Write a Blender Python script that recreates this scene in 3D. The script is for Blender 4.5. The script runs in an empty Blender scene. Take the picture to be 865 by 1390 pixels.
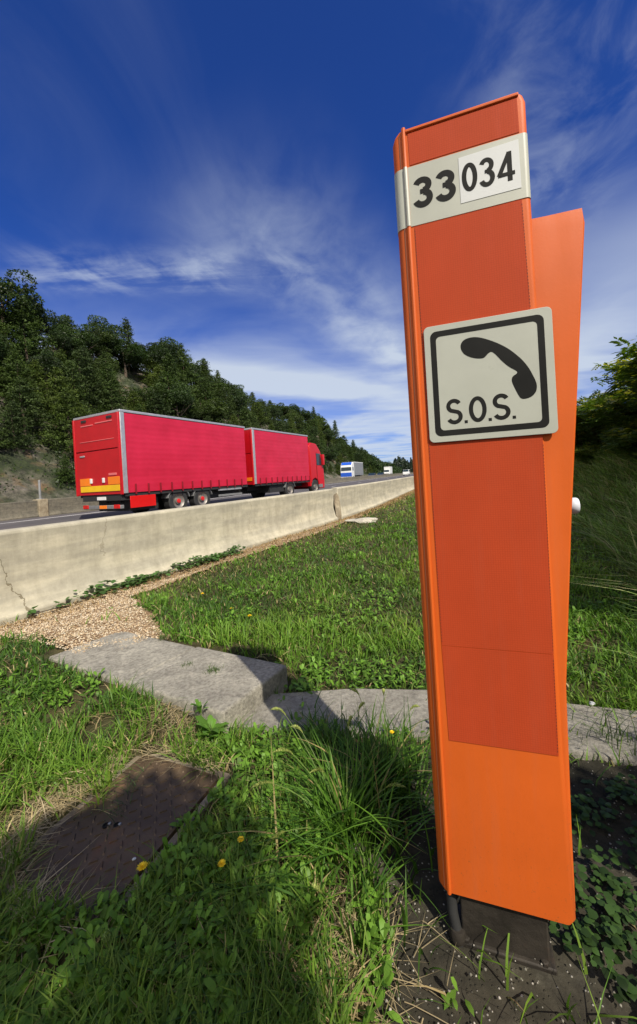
import bpy, math, random
import numpy as np
from mathutils import Vector, Matrix
rng = np.random.default_rng(7)
random.seed(7)
sc = bpy.context.scene
COL = sc.collection
R = math.radians

# ------------------------------------------------------------------ camera model
F = 520.0; ROLL = math.atan(.058); PITCH = math.atan(2.3/520); EYE = 1.0
def ray(u, v):
    a = u-432.5; b = 650-v
    x = a*math.cos(ROLL)+b*math.sin(ROLL); z = -a*math.sin(ROLL)+b*math.cos(ROLL); y = F
    return np.array([x, y*math.cos(PITCH)+z*math.sin(PITCH), z*math.cos(PITCH)-y*math.sin(PITCH)])/F
def G(u, v, z=0.0):
    r = ray(u, v); t = (z-EYE)/r[2]
    return r*t+np.array([0, 0, EYE])

cam_d = bpy.data.cameras.new('camera'); cam = bpy.data.objects.new('camera', cam_d); COL.objects.link(cam)
cam_d.sensor_fit = 'VERTICAL'; cam_d.sensor_height = 36.0*1390/1300
cam_d.lens = F/1300*36.0
cam_d.shift_y = -45/1390
cam_d.clip_start = .02; cam_d.clip_end = 20000
right = Vector((math.cos(ROLL), 0, -math.sin(ROLL)))
up0 = Vector((math.sin(ROLL), 0, math.cos(ROLL))); back0 = Vector((0, -1, 0))
mp = Matrix.Rotation(-PITCH, 3, 'X')
right = mp @ right; up0 = mp @ up0; back0 = mp @ back0
cam.matrix_world = Matrix(((right.x, up0.x, back0.x, 0), (right.y, up0.y, back0.y, 0), (right.z, up0.z, back0.z, EYE), (0, 0, 0, 1)))
sc.camera = cam

# ------------------------------------------------------------------ helpers
def tag(o, label=None, cat=None, group=None, kind=None):
    if label: o['label'] = label
    if cat: o['category'] = cat
    if group: o['group'] = group
    if kind: o['kind'] = kind
    return o
def empty(name, loc=(0, 0, 0), rz=0, parent=None):
    o = bpy.data.objects.new(name, None); COL.objects.link(o); o.location = loc; o.rotation_euler = (0, 0, rz)
    o.empty_display_size = .1
    if parent: o.parent = parent
    return o
def mesh_np(name, verts, faces, mat, parent=None, col=None, smooth=False):
    """verts (N,3), faces list of arrays each (M,k)"""
    me = bpy.data.meshes.new(name)
    verts = np.asarray(verts, dtype=np.float32)
    if not isinstance(faces, list): faces = [faces]
    faces = [np.asarray(f, dtype=np.int32) for f in faces if len(f)]
    me.vertices.add(len(verts)); me.vertices.foreach_set('co', verts.ravel())
    loops = np.concatenate([f.ravel() for f in faces])
    tot = np.concatenate([np.full(len(f), f.shape[1], dtype=np.int32) for f in faces])
    st = np.concatenate([[0], np.cumsum(tot)[:-1]]).astype(np.int32)
    me.loops.add(len(loops)); me.loops.foreach_set('vertex_index', loops)
    me.polygons.add(len(tot)); me.polygons.foreach_set('loop_start', st); me.polygons.foreach_set('loop_total', tot)
    if smooth: me.polygons.foreach_set('use_smooth', np.ones(len(tot), dtype=bool))
    me.update(calc_edges=True)
    if col is not None:
        a = me.color_attributes.new('Col', 'FLOAT_COLOR', 'POINT')
        c = np.ones((len(verts), 4), dtype=np.float32); c[:, :3] = col; a.data.foreach_set('color', c.ravel())
    me.materials.append(mat)
    o = bpy.data.objects.new(name, me); COL.objects.link(o)
    if parent: o.parent = parent
    return o
class MB:
    def __init__(s): s.v = []; s.f = []
    def add(s, vs, fs):
        n = len(s.v); s.v += [tuple(map(float, p)) for p in vs]; s.f += [tuple(i+n for i in f) for f in fs]; return s
    def box(s, x0, x1, y0, y1, z0, z1):
        vs = [(x, y, z) for z in (z0, z1) for y in (y0, y1) for x in (x0, x1)]
        return s.add(vs, [(0, 2, 3, 1), (4, 5, 7, 6), (0, 1, 5, 4), (2, 6, 7, 3), (0, 4, 6, 2), (1, 3, 7, 5)])
    def prism(s, pts, axis, a, b):
        """polygon pts (2D) extruded along axis between a and b"""
        n = len(pts)
        def mk(p, t):
            return {'x': (t, p[0], p[1]), 'y': (p[0], t, p[1]), 'z': (p[0], p[1], t)}[axis]
        vs = [mk(p, a) for p in pts]+[mk(p, b) for p in pts]
        fs = [tuple(range(n))[::-1], tuple(range(n, 2*n))]+[(i, (i+1) % n, n+(i+1) % n, n+i) for i in range(n)]
        return s.add(vs, fs)
    def lathe(s, prof, c, axis='y', n=24, cap=True):
        """prof list (r, t) along axis"""
        vs = []
        for r, t in prof:
            for k in range(n):
                a = 2*math.pi*k/n; p, q = r*math.cos(a), r*math.sin(a)
                vs.append({'y': (c[0]+p, c[1]+t, c[2]+q), 'x': (c[0]+t, c[1]+p, c[2]+q), 'z': (c[0]+p, c[1]+q, c[2]+t)}[axis])
        fs = []
        for i in range(len(prof)-1):
            for k in range(n):
                fs.append((i*n+k, i*n+(k+1) % n, (i+1)*n+(k+1) % n, (i+1)*n+k))
        if cap: fs += [tuple(range(n))[::-1], tuple((len(prof)-1)*n+k for k in range(n))]
        return s.add(vs, fs)
    def tube(s, pts, r, n=6, r1=None):
        pts = [Vector(p) for p in pts]; m = len(pts); vs = []
        for i, p in enumerate(pts):
            d = (pts[min(i+1, m-1)]-pts[max(i-1, 0)]).normalized()
            u = d.cross(Vector((0, 0, 1)) if abs(d.z) < .9 else Vector((1, 0, 0))).normalized(); w = d.cross(u)
            rr = r if r1 is None else r+(r1-r)*i/(m-1)
            for k in range(n):
                a = 2*math.pi*k/n; vs.append(p+u*rr*math.cos(a)+w*rr*math.sin(a))
        fs = [(i*n+k, i*n+(k+1) % n, (i+1)*n+(k+1) % n, (i+1)*n+k) for i in range(m-1) for k in range(n)]
        fs += [tuple(range(n))[::-1], tuple((m-1)*n+k for k in range(n))]
        return s.add(vs, fs)
    def build(s, name, mat, parent=None, bevel=0, smooth=False, seg=2):
        me = bpy.data.meshes.new(name); me.from_pydata(s.v, [], s.f); me.update()
        import bmesh
        bm = bmesh.new(); bm.from_mesh(me); bmesh.ops.recalc_face_normals(bm, faces=bm.faces); bm.to_mesh(me); bm.free()
        if smooth or bevel:
            me.polygons.foreach_set('use_smooth', [True]*len(me.polygons))
            me.set_sharp_from_angle(angle=R(40))
        me.materials.append(mat)
        o = bpy.data.objects.new(name, me); COL.objects.link(o)
        if parent: o.parent = parent
        if bevel:
            b = o.modifiers.new('bevel', 'BEVEL'); b.width = bevel; b.segments = seg; b.limit_method = 'ANGLE'; b.angle_limit = R(40)
        return o
def copy_tree(o, parent=None):
    c = o.copy(); COL.objects.link(c); c.parent = parent
    for ch in list(o.children): copy_tree(ch, c)
    return c

# ------------------------------------------------------------------ materials
def newmat(name):
    m = bpy.data.materials.new(name); m.use_nodes = True; nt = m.node_tree
    return m, nt, nt.nodes['Principled BSDF'], nt.nodes['Material Output']
def N(nt, typ, **kw):
    n = nt.nodes.new(typ)
    for k, v in kw.items():
        if k.startswith('i_'):
            n.inputs[k[2:].replace('_', ' ')].default_value = v
        else: setattr(n, k, v)
    return n
def noise(nt, scale, detail=6, rough=.6, coord='Object', vec=None, dist=0):
    n = nt.nodes.new('ShaderNodeTexNoise'); n.inputs['Scale'].default_value = scale; n.inputs['Detail'].default_value = detail
    n.inputs['Roughness'].default_value = rough; n.inputs['Distortion'].default_value = dist
    if vec is None:
        tc = nt.nodes.new('ShaderNodeTexCoord'); vec = tc.outputs[coord]
    nt.links.new(vec, n.inputs['Vector']); return n
def ramp(nt, fac, stops, interp='LINEAR'):
    r = nt.nodes.new('ShaderNodeValToRGB'); cr = r.color_ramp; cr.interpolation = interp
    while len(cr.elements) < len(stops): cr.elements.new(.5)
    for e, (p, c) in zip(cr.elements, stops):
        e.position = p; e.color = (c[0], c[1], c[2], 1) if hasattr(c, '__len__') else (c, c, c, 1)
    nt.links.new(fac, r.inputs['Fac']); return r
def mix(nt, fac, a, b, mode='MIX'):
    m = nt.nodes.new('ShaderNodeMix'); m.data_type = 'RGBA'; m.blend_type = mode
    for sock, val in ((m.inputs[0], fac), (m.inputs[6], a), (m.inputs[7], b)):
        if hasattr(val, 'is_output') or isinstance(val, bpy.types.NodeSocket): nt.links.new(val, sock)
        elif hasattr(val, '__len__'): sock.default_value = (*val[:3], 1)
        else: sock.default_value = val
    return m.outputs[2]
def math_n(nt, op, a, b=0.0, c=None, clamp=False):
    m = nt.nodes.new('ShaderNodeMath'); m.operation = op; m.use_clamp = clamp
    for i, val in enumerate((a, b) if c is None else (a, b, c)):
        if isinstance(val, bpy.types.NodeSocket): nt.links.new(val, m.inputs[i])
        else: m.inputs[i].default_value = val
    return m.outputs[0]
def bump(nt, bsdf, h, strength=.3, dist=.01):
    b = nt.nodes.new('ShaderNodeBump'); b.inputs['Strength'].default_value = strength; b.inputs['Distance'].default_value = dist
    nt.links.new(h, b.inputs['Height']); nt.links.new(b.outputs[0], bsdf.inputs['Normal']); return b
def simple(name, c, rough=.5, metal=0, var=.12, scale=8, bumps=0, spec=None, dirt=None, bscale=60):
    m, nt, b, o = newmat(name)
    n = noise(nt, scale, 5)
    lo = [x*(1-var) for x in c]; hi = [min(1, x*(1+var)) for x in c]
    r = ramp(nt, n.outputs['Fac'], [(.3, lo), (.7, hi)])
    colr = r.outputs['Color']
    if dirt:
        n2 = noise(nt, dirt[1], 8, .7)
        m2 = ramp(nt, n2.outputs['Fac'], [(dirt[2], 0.0), (dirt[2]+.12, 1.0)])
        f = math_n(nt, 'MULTIPLY', m2.outputs['Color'], dirt[3])
        colr = mix(nt, f, colr, dirt[0])
    nt.links.new(colr, b.inputs['Base Color'])
    rr = ramp(nt, n.outputs['Fac'], [(.2, max(0, rough-.08)), (.8, min(1, rough+.08))]); nt.links.new(rr.outputs['Color'], b.inputs['Roughness'])
    b.inputs['Metallic'].default_value = metal
    if spec is not None: b.inputs['Specular IOR Level'].default_value = spec
    if bumps:
        n3 = noise(nt, bscale, 6, .65); bump(nt, b, n3.outputs['Fac'], bumps, .005)
    return m
def leafmat(name, rough=.45, trans=.35, tint=(1.3, 1.5, .4), spec=.35, tree_var=False):
    m, nt, b, o = newmat(name)
    a0 = N(nt, 'ShaderNodeAttribute', attribute_name='Col'); oi = nt.nodes.new('ShaderNodeObjectInfo')
    vr = ramp(nt, oi.outputs['Random'], [(0, (.62, .66, .75)), (.35, (1, 1, 1)), (.65, (.85, .95, .7)), (1, (1.5, 1.35, .95))] if tree_var else [(0, (1, 1, 1)), (1, (1, 1, 1))])
    class a: outputs = {'Color': mix(nt, 1.0, a0.outputs['Color'], vr.outputs['Color'], 'MULTIPLY')}
    nt.links.new(a.outputs['Color'], b.inputs['Base Color']); b.inputs['Roughness'].default_value = rough
    b.inputs['Specular IOR Level'].default_value = spec
    t = N(nt, 'ShaderNodeBsdfTranslucent')
    c = mix(nt, 1.0, a.outputs['Color'], tint, 'MULTIPLY'); nt.links.new(c, t.inputs['Color'])
    ms = N(nt, 'ShaderNodeMixShader'); ms.inputs[0].default_value = trans
    nt.links.new(b.outputs[0], ms.inputs[1]); nt.links.new(t.outputs[0], ms.inputs[2]); nt.links.new(ms.outputs[0], o.inputs['Surface'])
    return m

M = {}
M['grass'] = leafmat('grass_blades', .5, .3, spec=.25)
M['leaf'] = leafmat('tree_leaves', .5, .22, spec=.3, tree_var=True)
M['needle'] = leafmat('pine_needles', .6, .15, spec=.2, tree_var=True)
M['hedge'] = leafmat('hedge_leaves', .4, .3, spec=.4)
M['straw'] = leafmat('dry_straw', .7, .2, (1, 1, 1), .1)
M['bark'] = simple('bark', (.09, .065, .045), .9, bumps=.6, scale=5, var=.3)

def concrete(name, base, speck, blotch, bs=.6, crack=None, pits=True, dark=.5, scale=1.0, streak=False):
    m, nt, b, o = newmat(name)
    n1 = noise(nt, 1.3*scale, 8, .62); n2 = noise(nt, 9*scale, 8, .7); n3 = noise(nt, 120*scale, 4, .7)
    c1 = ramp(nt, n1.outputs['Fac'], [(.3, blotch), (.65, base)])
    c2 = ramp(nt, n2.outputs['Fac'], [(.3, (dark,)*3), (.62, (1, 1, 1))])
    c = mix(nt, .8, c1.outputs['Color'], c2.outputs['Color'], 'MULTIPLY')
    if pits:
        tc = nt.nodes.new('ShaderNodeTexCoord')
        v = N(nt, 'ShaderNodeTexVoronoi'); v.inputs['Scale'].default_value = 16*scale; nt.links.new(tc.outputs['Object'], v.inputs['Vector'])
        p = ramp(nt, v.outputs['Distance'], [(.05, 1.0), (.11, 0.0)])
        nn = noise(nt, 3*scale, 3); pm = ramp(nt, nn.outputs['Fac'], [(.5, 0.0), (.6, 1.0)])
        f = math_n(nt, 'MULTIPLY', p.outputs['Color'], pm.outputs['Color'])
        f = math_n(nt, 'MULTIPLY', f, .65)
        c = mix(nt, f, c, speck)
    if streak:
        tcs = nt.nodes.new('ShaderNodeTexCoord'); mps = nt.nodes.new('ShaderNodeMapping'); mps.inputs['Scale'].default_value = (5, 5, .45); nt.links.new(tcs.outputs['Object'], mps.inputs[0])
        ns = noise(nt, 1.2, 8, .7, vec=mps.outputs[0]); st_ = ramp(nt, ns.outputs['Fac'], [(.48, 0.0), (.72, 1.0)])
        c = mix(nt, math_n(nt, 'MULTIPLY', st_.outputs['Color'], .38), c, (.20, .18, .13))
        mpf = nt.nodes.new('ShaderNodeMapping'); mpf.inputs['Scale'].default_value = (1, 1, 9); nt.links.new(tcs.outputs['Object'], mpf.inputs[0])
        nf = noise(nt, 1.0, 5, .6, vec=mpf.outputs[0]); fr = ramp(nt, nf.outputs['Fac'], [(.42, (.86, .86, .86)), (.6, (1.08, 1.07, 1.04))])
        c = mix(nt, 1.0, c, fr.outputs['Color'], 'MULTIPLY')
    nt.links.new(c, b.inputs['Base Color']); b.inputs['Roughness'].default_value = .92; b.inputs['Specular IOR Level'].default_value = .2
    h = math_n(nt, 'ADD', n2.outputs['Fac'], math_n(nt, 'MULTIPLY', n3.outputs['Fac'], .5))
    bump(nt, b, h, bs, .008)
    return m
M['barrier'] = concrete('barrier_concrete', (.53, .485, .375), (.10, .085, .06), (.41, .38, .30), .5, dark=.7, streak=True)
M['slab'] = concrete('slab_concrete', (.68, .63, .52), (.07, .065, .05), (.40, .37, .31), 1.6, dark=.30, scale=6.5)
M['strip'] = concrete('strip_concrete', (.56, .52, .44), (.07, .065, .05), (.40, .37, .31), 1.6, dark=.34, scale=6.0)
M['median'] = concrete('median_concrete', (.20, .18, .14), (.05, .05, .04), (.12, .11, .09), .4, dark=.5, streak=True)

def ground_mat():
    m, nt, b, o = newmat('soil')
    n1 = noise(nt, 1.1, 8, .65); n2 = noise(nt, 14, 8, .7); n3 = noise(nt, 90, 5, .7)
    c1 = ramp(nt, n1.outputs['Fac'], [(.35, (.055, .06, .025)), (.6, (.12, .10, .05))])
    c2 = ramp(nt, n2.outputs['Fac'], [(.35, (.45, .45, .45)), (.6, (1, 1, 1)), (.75, (1.5, 1.35, 1.1))])
    c = mix(nt, 1.0, c1.outputs['Color'], c2.outputs['Color'], 'MULTIPLY')
    nt.links.new(c, b.inputs['Base Color']); b.inputs['Roughness'].default_value = 1; b.inputs['Specular IOR Level'].default_value = .1
    bump(nt, b, math_n(nt, 'ADD', n2.outputs['Fac'], n3.outputs['Fac']), .8, .02)
    return m
M['soil'] = ground_mat()
def apron_mat():
    m, nt, b, o = newmat('mossy_aggregate')
    n1 = noise(nt, 3, 8, .7); n2 = noise(nt, 22, 8, .75)
    c1 = ramp(nt, n1.outputs['Fac'], [(.35, (.024, .022, .015)), (.55, (.052, .046, .034)), (.74, (.15, .14, .11))])
    c2 = ramp(nt, n2.outputs['Fac'], [(.3, (.45, .45, .45)), (.65, (1.15, 1.15, 1.1))])
    c = mix(nt, 1.0, c1.outputs['Color'], c2.outputs['Color'], 'MULTIPLY')
    tc = nt.nodes.new('ShaderNodeTexCoord')
    v = N(nt, 'ShaderNodeTexVoronoi'); v.inputs['Scale'].default_value = 95; nt.links.new(tc.outputs['Object'], v.inputs['Vector'])
    p = ramp(nt, v.outputs['Distance'], [(.14, 1.0), (.24, 0.0)])
    pr = ramp(nt, v.outputs['Color'], [(.6, 0.0), (.68, 1.0)])
    f = math_n(nt, 'MULTIPLY', p.outputs['Color'], pr.outputs['Color'])
    c = mix(nt, f, c, (.30, .28, .24))
    nt.links.new(c, b.inputs['Base Color']); b.inputs['Roughness'].default_value = .95; b.inputs['Specular IOR Level'].default_value = .2
    bump(nt, b, math_n(nt, 'ADD', n2.outputs['Fac'], p.outputs['Color']), .7, .006)
    return m
M['apron'] = apron_mat()
def gravel_mat():
    m, nt, b, o = newmat('gravel')
    tc = nt.nodes.new('ShaderNodeTexCoord')
    v = N(nt, 'ShaderNodeTexVoronoi'); v.inputs['Scale'].default_value = 95; nt.links.new(tc.outputs['Object'], v.inputs['Vector'])
    c1 = ramp(nt, v.outputs['Color'], [(.0, (.32, .23, .14)), (.5, (.46, .35, .22)), (1., (.60, .49, .35))])
    d = ramp(nt, v.outputs['Distance'], [(.2, (1, 1, 1)), (.6, (.55, .5, .45))])
    n = noise(nt, 4, 6); br = ramp(nt, n.outputs['Fac'], [(.4, (1, .90, .76)), (.62, (.55, .38, .24))])
    c = mix(nt, 1, c1.outputs['Color'], d.outputs['Color'], 'MULTIPLY'); c = mix(nt, .7, c, br.outputs['Color'], 'MULTIPLY')
    nt.links.new(c, b.inputs['Base Color']); b.inputs['Roughness'].default_value = .95
    inv = math_n(nt, 'SUBTRACT', 1, v.outputs['Distance']); bump(nt, b, inv, .8, .01)
    return m
M['gravel'] = gravel_mat()
def asphalt_mat():
    m, nt, b, o = newmat('asphalt')
    n1 = noise(nt, .5, 6); n2 = noise(nt, 60, 4, .8)
    c = ramp(nt, n1.outputs['Fac'], [(.35, (.065, .06, .062)), (.65, (.10, .088, .09))])
    nt.links.new(c.outputs['Color'], b.inputs['Base Color']); b.inputs['Roughness'].default_value = .85
    bump(nt, b, n2.outputs['Fac'], .4, .005); return m
M['asphalt'] = asphalt_mat()
M['line'] = simple('road_paint', (.62, .60, .58), .7, var=.25, scale=3)
def hill_mat():
    m, nt, b, o = newmat('rocky_slope')
    n1 = noise(nt, .16, 8, .65); n2 = noise(nt, 1.4, 9, .72); n3 = noise(nt, .4, 5, .5, dist=.5)
    rock = ramp(nt, n2.outputs['Fac'], [(.32, (.06, .05, .04)), (.5, (.17, .145, .115)), (.68, (.30, .26, .21))])
    orange = mix(nt, ramp(nt, n3.outputs['Fac'], [(.55, 0.0), (.68, 1.0)]).outputs['Color'], rock.outputs['Color'], (.26, .15, .07))
    green = ramp(nt, n2.outputs['Fac'], [(.35, (.015, .022, .008)), (.6, (.045, .06, .02))])
    f = ramp(nt, n1.outputs['Fac'], [(.40, 0.0), (.55, 1.0)])
    c = mix(nt, f.outputs['Color'], orange, green.outputs['Color'])
    nt.links.new(c, b.inputs['Base Color']); b.inputs['Roughness'].default_value = 1
    bump(nt, b, n2.outputs['Fac'], 1.0, .6); return m
M['hill'] = hill_mat()
M['farland'] = simple('far_land', (.05, .07, .04), 1, scale=.01, var=.3)

# post materials
def orange_mat(name, c, hex_=False, rough=.42):
    m, nt, b, o = newmat(name)
    n = noise(nt, 7, 7, .6); n2 = noise(nt, 260, 2); n4 = noise(nt, 30, 8, .75)
    r = ramp(nt, n.outputs['Fac'], [(.3, [x*.93 for x in c]), (.7, [min(1, x*1.05) for x in c])])
    col = r.outputs['Color']
    d = ramp(nt, n4.outputs['Fac'], [(.70, 0.0), (.76, 1.0)])
    col = mix(nt, math_n(nt, 'MULTIPLY', d.outputs['Color'], .35), col, [x*.55 for x in c])
    b.inputs['Specular IOR Level'].default_value = .3
    if hex_:
        tc = nt.nodes.new('ShaderNodeTexCoord')
        v = N(nt, 'ShaderNodeTexVoronoi'); v.feature = 'DISTANCE_TO_EDGE'; v.inputs['Scale'].default_value = 230; v.inputs['Randomness'].default_value = .15
        nt.links.new(tc.outputs['Object'], v.inputs['Vector'])
        h = ramp(nt, v.outputs['Distance'], [(.04, (.80, .78, .78)), (.12, (1, 1, 1))])
        col = mix(nt, .8, col, h.outputs['Color'], 'MULTIPLY')
        b.inputs['Specular IOR Level'].default_value = .15
    tcw = nt.nodes.new('ShaderNodeTexCoord'); mw = nt.nodes.new('ShaderNodeMapping'); mw.inputs['Scale'].default_value = (38, 38, 2.2); nt.links.new(tcw.outputs['Object'], mw.inputs[0])
    nw = noise(nt, 1.0, 8, .7, vec=mw.outputs[0]); sw = ramp(nt, nw.outputs['Fac'], [(.50, 0.0), (.75, 1.0)])
    col = mix(nt, math_n(nt, 'MULTIPLY', sw.outputs['Color'], .38), col, [c[0]*.75+.05, c[1]*.8+.025, c[2]+.015])     # chalky run marks
    ms = nt.nodes.new('ShaderNodeMapping'); ms.inputs['Scale'].default_value = (9, 9, 60); ms.inputs['Rotation'].default_value = (0, .5, 0); nt.links.new(tcw.outputs['Object'], ms.inputs[0])
    nsx = noise(nt, 1.6, 4, .8, vec=ms.outputs[0]); ss = ramp(nt, nsx.outputs['Fac'], [(.715, 0.0), (.73, 1.0)])
    col = mix(nt, math_n(nt, 'MULTIPLY', ss.outputs['Color'], .30), col, [min(1, x*.6+.12) for x in c])
    spz = nt.nodes.new('ShaderNodeSeparateXYZ'); nt.links.new(tcw.outputs['Object'], spz.inputs[0]); nsp = noise(nt, 130, 4, .8)
    mud = math_n(nt, 'MULTIPLY', ramp(nt, spz.outputs[2], [(.12, 1.0), (.42, 0.0)]).outputs['Color'], ramp(nt, nsp.outputs['Fac'], [(.60, 0.0), (.68, 1.0)]).outputs['Color'])
    col = mix(nt, math_n(nt, 'MULTIPLY', mud, .7), col, (.13, .07, .03))                                  # rain splash at the foot
    rv = ramp(nt, nw.outputs['Fac'], [(.3, rough-.05), (.7, rough+.2)]); nt.links.new(rv.outputs['Color'], b.inputs['Roughness'])
    nt.links.new(col, b.inputs['Base Color'])
    bump(nt, b, math_n(nt, 'ADD', n2.outputs['Fac'], math_n(nt, 'MULTIPLY', n.outputs['Fac'], 3)), .06, .002)
    return m
M['orange'] = orange_mat('orange_shell', (.58, .104, .013), rough=.48)
M['decal'] = orange_mat('reflective_orange', (.43, .055, .016), True, rough=.6)
M['cream'] = simple('cream_reflective', (.43, .435, .37), .45, var=.05, scale=10, dirt=((.2, .19, .14), 22, .68, .5))
M['signwhite'] = simple('sign_face', (.40, .41, .35), .5, var=.05, scale=9, dirt=((.2, .2, .15), 18, .66, .5))
M['labelwhite'] = simple('label_white', (.58, .59, .58), .5, var=.03)
M['ink'] = simple('black_print', (.014, .014, .013), .6, var=.2, spec=.12)
M['darkmetal'] = simple('rusty_dark_steel', (.030, .024, .018), .7, .3, var=.4, scale=14, bumps=.5, dirt=((.10, .05, .025), 9, .6, .6))
M['rubber'] = simple('black_rubber', (.02, .02, .02), .75, var=.3)
M['knob'] = simple('white_plastic', (.62, .66, .72), .4, var=.05)

# ------------------------------------------------------------------ world + sun
SUN_AZ = np.array([.50, -.866]); EL = R(47)
w = bpy.data.worlds.new('World'); sc.world = w; w.use_nodes = True; nt = w.node_tree
bg = nt.nodes['Background']
sky = nt.nodes.new('ShaderNodeTexSky'); sky.sky_type = 'NISHITA'; sky.sun_disc = False; sky.sun_elevation = EL
sky.sun_rotation = math.atan2(SUN_AZ[0], SUN_AZ[1]); sky.altitude = 600; sky.air_density = 1.0; sky.dust_density = .4; sky.ozone_density = 3.0
tc = nt.nodes.new('ShaderNodeTexCoord'); sep = nt.nodes.new('ShaderNodeSeparateXYZ'); nt.links.new(tc.outputs['Generated'], sep.inputs[0])
X, Y, Z = sep.outputs
zc = math_n(nt, 'MAXIMUM', Z, .03)
a_ = math_n(nt, 'DIVIDE', X, zc); b_ = math_n(nt, 'DIVIDE', Y, zc)
def smooth(x, lo, hi):
    mr = nt.nodes.new('ShaderNodeMapRange'); mr.interpolation_type = 'SMOOTHSTEP'
    nt.links.new(x, mr.inputs[0]); mr.inputs[1].default_value = lo; mr.inputs[2].default_value = hi; return mr.outputs[0]
comb = nt.nodes.new('ShaderNodeCombineXYZ'); nt.links.new(a_, comb.inputs[0]); nt.links.new(b_, comb.inputs[1])
def wn(scale, sx, sy, rot, detail=9, rough=.6, off=(0, 0, 0), dist=.4):
    mp_ = nt.nodes.new('ShaderNodeMapping'); mp_.inputs['Scale'].default_value = (sx, sy, 1); mp_.inputs['Rotation'].default_value = (0, 0, rot); mp_.inputs['Location'].default_value = off
    nt.links.new(comb.outputs[0], mp_.inputs[0])
    n = nt.nodes.new('ShaderNodeTexNoise'); n.inputs['Scale'].default_value = scale; n.inputs['Detail'].default_value = detail; n.inputs['Roughness'].default_value = rough; n.inputs['Distortion'].default_value = dist
    nt.links.new(mp_.outputs[0], n.inputs[0]); return n.outputs[0]
def band(p, q, wid, ext0=.0, ext1=.0):
    """soft band around the segment p->q in cloud-plane coordinates (fades past its ends)"""
    L = math.hypot(q[0]-p[0], q[1]-p[1]); dx, dy = (q[0]-p[0])/L, (q[1]-p[1])/L
    ax = math_n(nt, 'SUBTRACT', a_, p[0]); by = math_n(nt, 'SUBTRACT', b_, p[1])
    along = math_n(nt, 'ADD', math_n(nt, 'MULTIPLY', ax, dx), math_n(nt, 'MULTIPLY', by, dy))
    perp = math_n(nt, 'ABSOLUTE', math_n(nt, 'SUBTRACT', math_n(nt, 'MULTIPLY', ax, dy), math_n(nt, 'MULTIPLY', by, dx)))
    m1 = smooth(perp, wid, 0.0)
    m2 = smooth(along, -ext0-.25*L, .15*L); m3 = smooth(along, L+ext1+.3*L, L*.8+ext1)
    return math_n(nt, 'MULTIPLY', m1, math_n(nt, 'MULTIPLY', m2, m3))
nA = wn(1.5, 1.0, .62, .55, 10, .54, dist=.7); nB = wn(4.2, 1, .8, -.5, 9, .58, (3, 1, 0), .5); nC = wn(2.2, .45, 1.3, -.25, 10, .6, (7, 2, 0), .6)
nD = wn(.62, .9, .8, .5, 6, .5, (2, 5, 0), .8)
def add(*l):
    r = l[0]
    for x in l[1:]: r = math_n(nt, 'ADD', r, x)
    return r
def mul(a, b): return math_n(nt, 'MULTIPLY', a, b)
B1 = band((-.22, 1.45), (.62, 3.1), .55, 0, 1)       # the long streak up the middle
B2 = band((-1.25, 1.75), (-.15, 1.85), .28)            # wisps at left
B3 = band((.50, .55), (1.0, 1.6), .40)               # mackerel wisp above the post
B4 = band((1.5, 1.5), (2.2, 3.4), 1.1, 0, 2)         # pale bank right of the post
B5 = band((-2.6, 2.2), (-.9, 3.6), .75, 1, 2)         # haze band over the hill
low = smooth(b_, 1.35, 4.0)
detail = math_n(nt, 'ADD', mul(nA, .68), mul(nB, .32))
k1 = mul(B1, smooth(detail, .30, .70)); k2 = mul(B2, smooth(add(mul(nC, .6), mul(nB, .4)), .42, .62)); k3 = mul(B3, mul(smooth(nB, .36, .75), .28))
k4 = mul(B4, .8); k5 = mul(B5, .75)
k6 = mul(low, add(mul(smooth(nD, .28, .60), .60), mul(smooth(nC, .3, .75), .16), mul(smooth(b_, 2.0, 6.0), .26)))
kk = math_n(nt, 'MULTIPLY', smooth(nA, .50, .85), .08)
dens = add(mul(k1, .52), mul(k2, .5), k3, mul(k4, .5), mul(k5, .8), mul(k6, .88), kk)
dens = math_n(nt, 'MINIMUM', dens, .88)
tint = mix(nt, 1.0, sky.outputs[0], (.175, .375, .90), 'MULTIPLY')
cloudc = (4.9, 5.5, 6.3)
behind = smooth(Y, .15, -.35)   # broken bright cloud added out of view behind the viewer to fill shadows
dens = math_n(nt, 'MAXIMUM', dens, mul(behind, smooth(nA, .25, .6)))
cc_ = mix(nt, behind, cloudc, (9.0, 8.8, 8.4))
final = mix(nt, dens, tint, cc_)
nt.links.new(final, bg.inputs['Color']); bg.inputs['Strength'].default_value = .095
sun_d = bpy.data.lights.new('sun', 'SUN'); sun_d.energy = 4.3; sun_d.angle = R(.5); sun_d.color = (1, .93, .80)
sun = bpy.data.objects.new('sun', sun_d); COL.objects.link(sun)
sdir = Vector((SUN_AZ[0]*math.cos(EL), SUN_AZ[1]*math.cos(EL), math.sin(EL)))
sun.rotation_euler = sdir.to_track_quat('Z', 'Y').to_euler()
sc.view_settings.view_transform = 'Standard'; sc.view_settings.look = 'None'; sc.view_settings.gamma = 1; sc.view_settings.exposure = .45
sc.view_settings.use_curve_mapping = False

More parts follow.
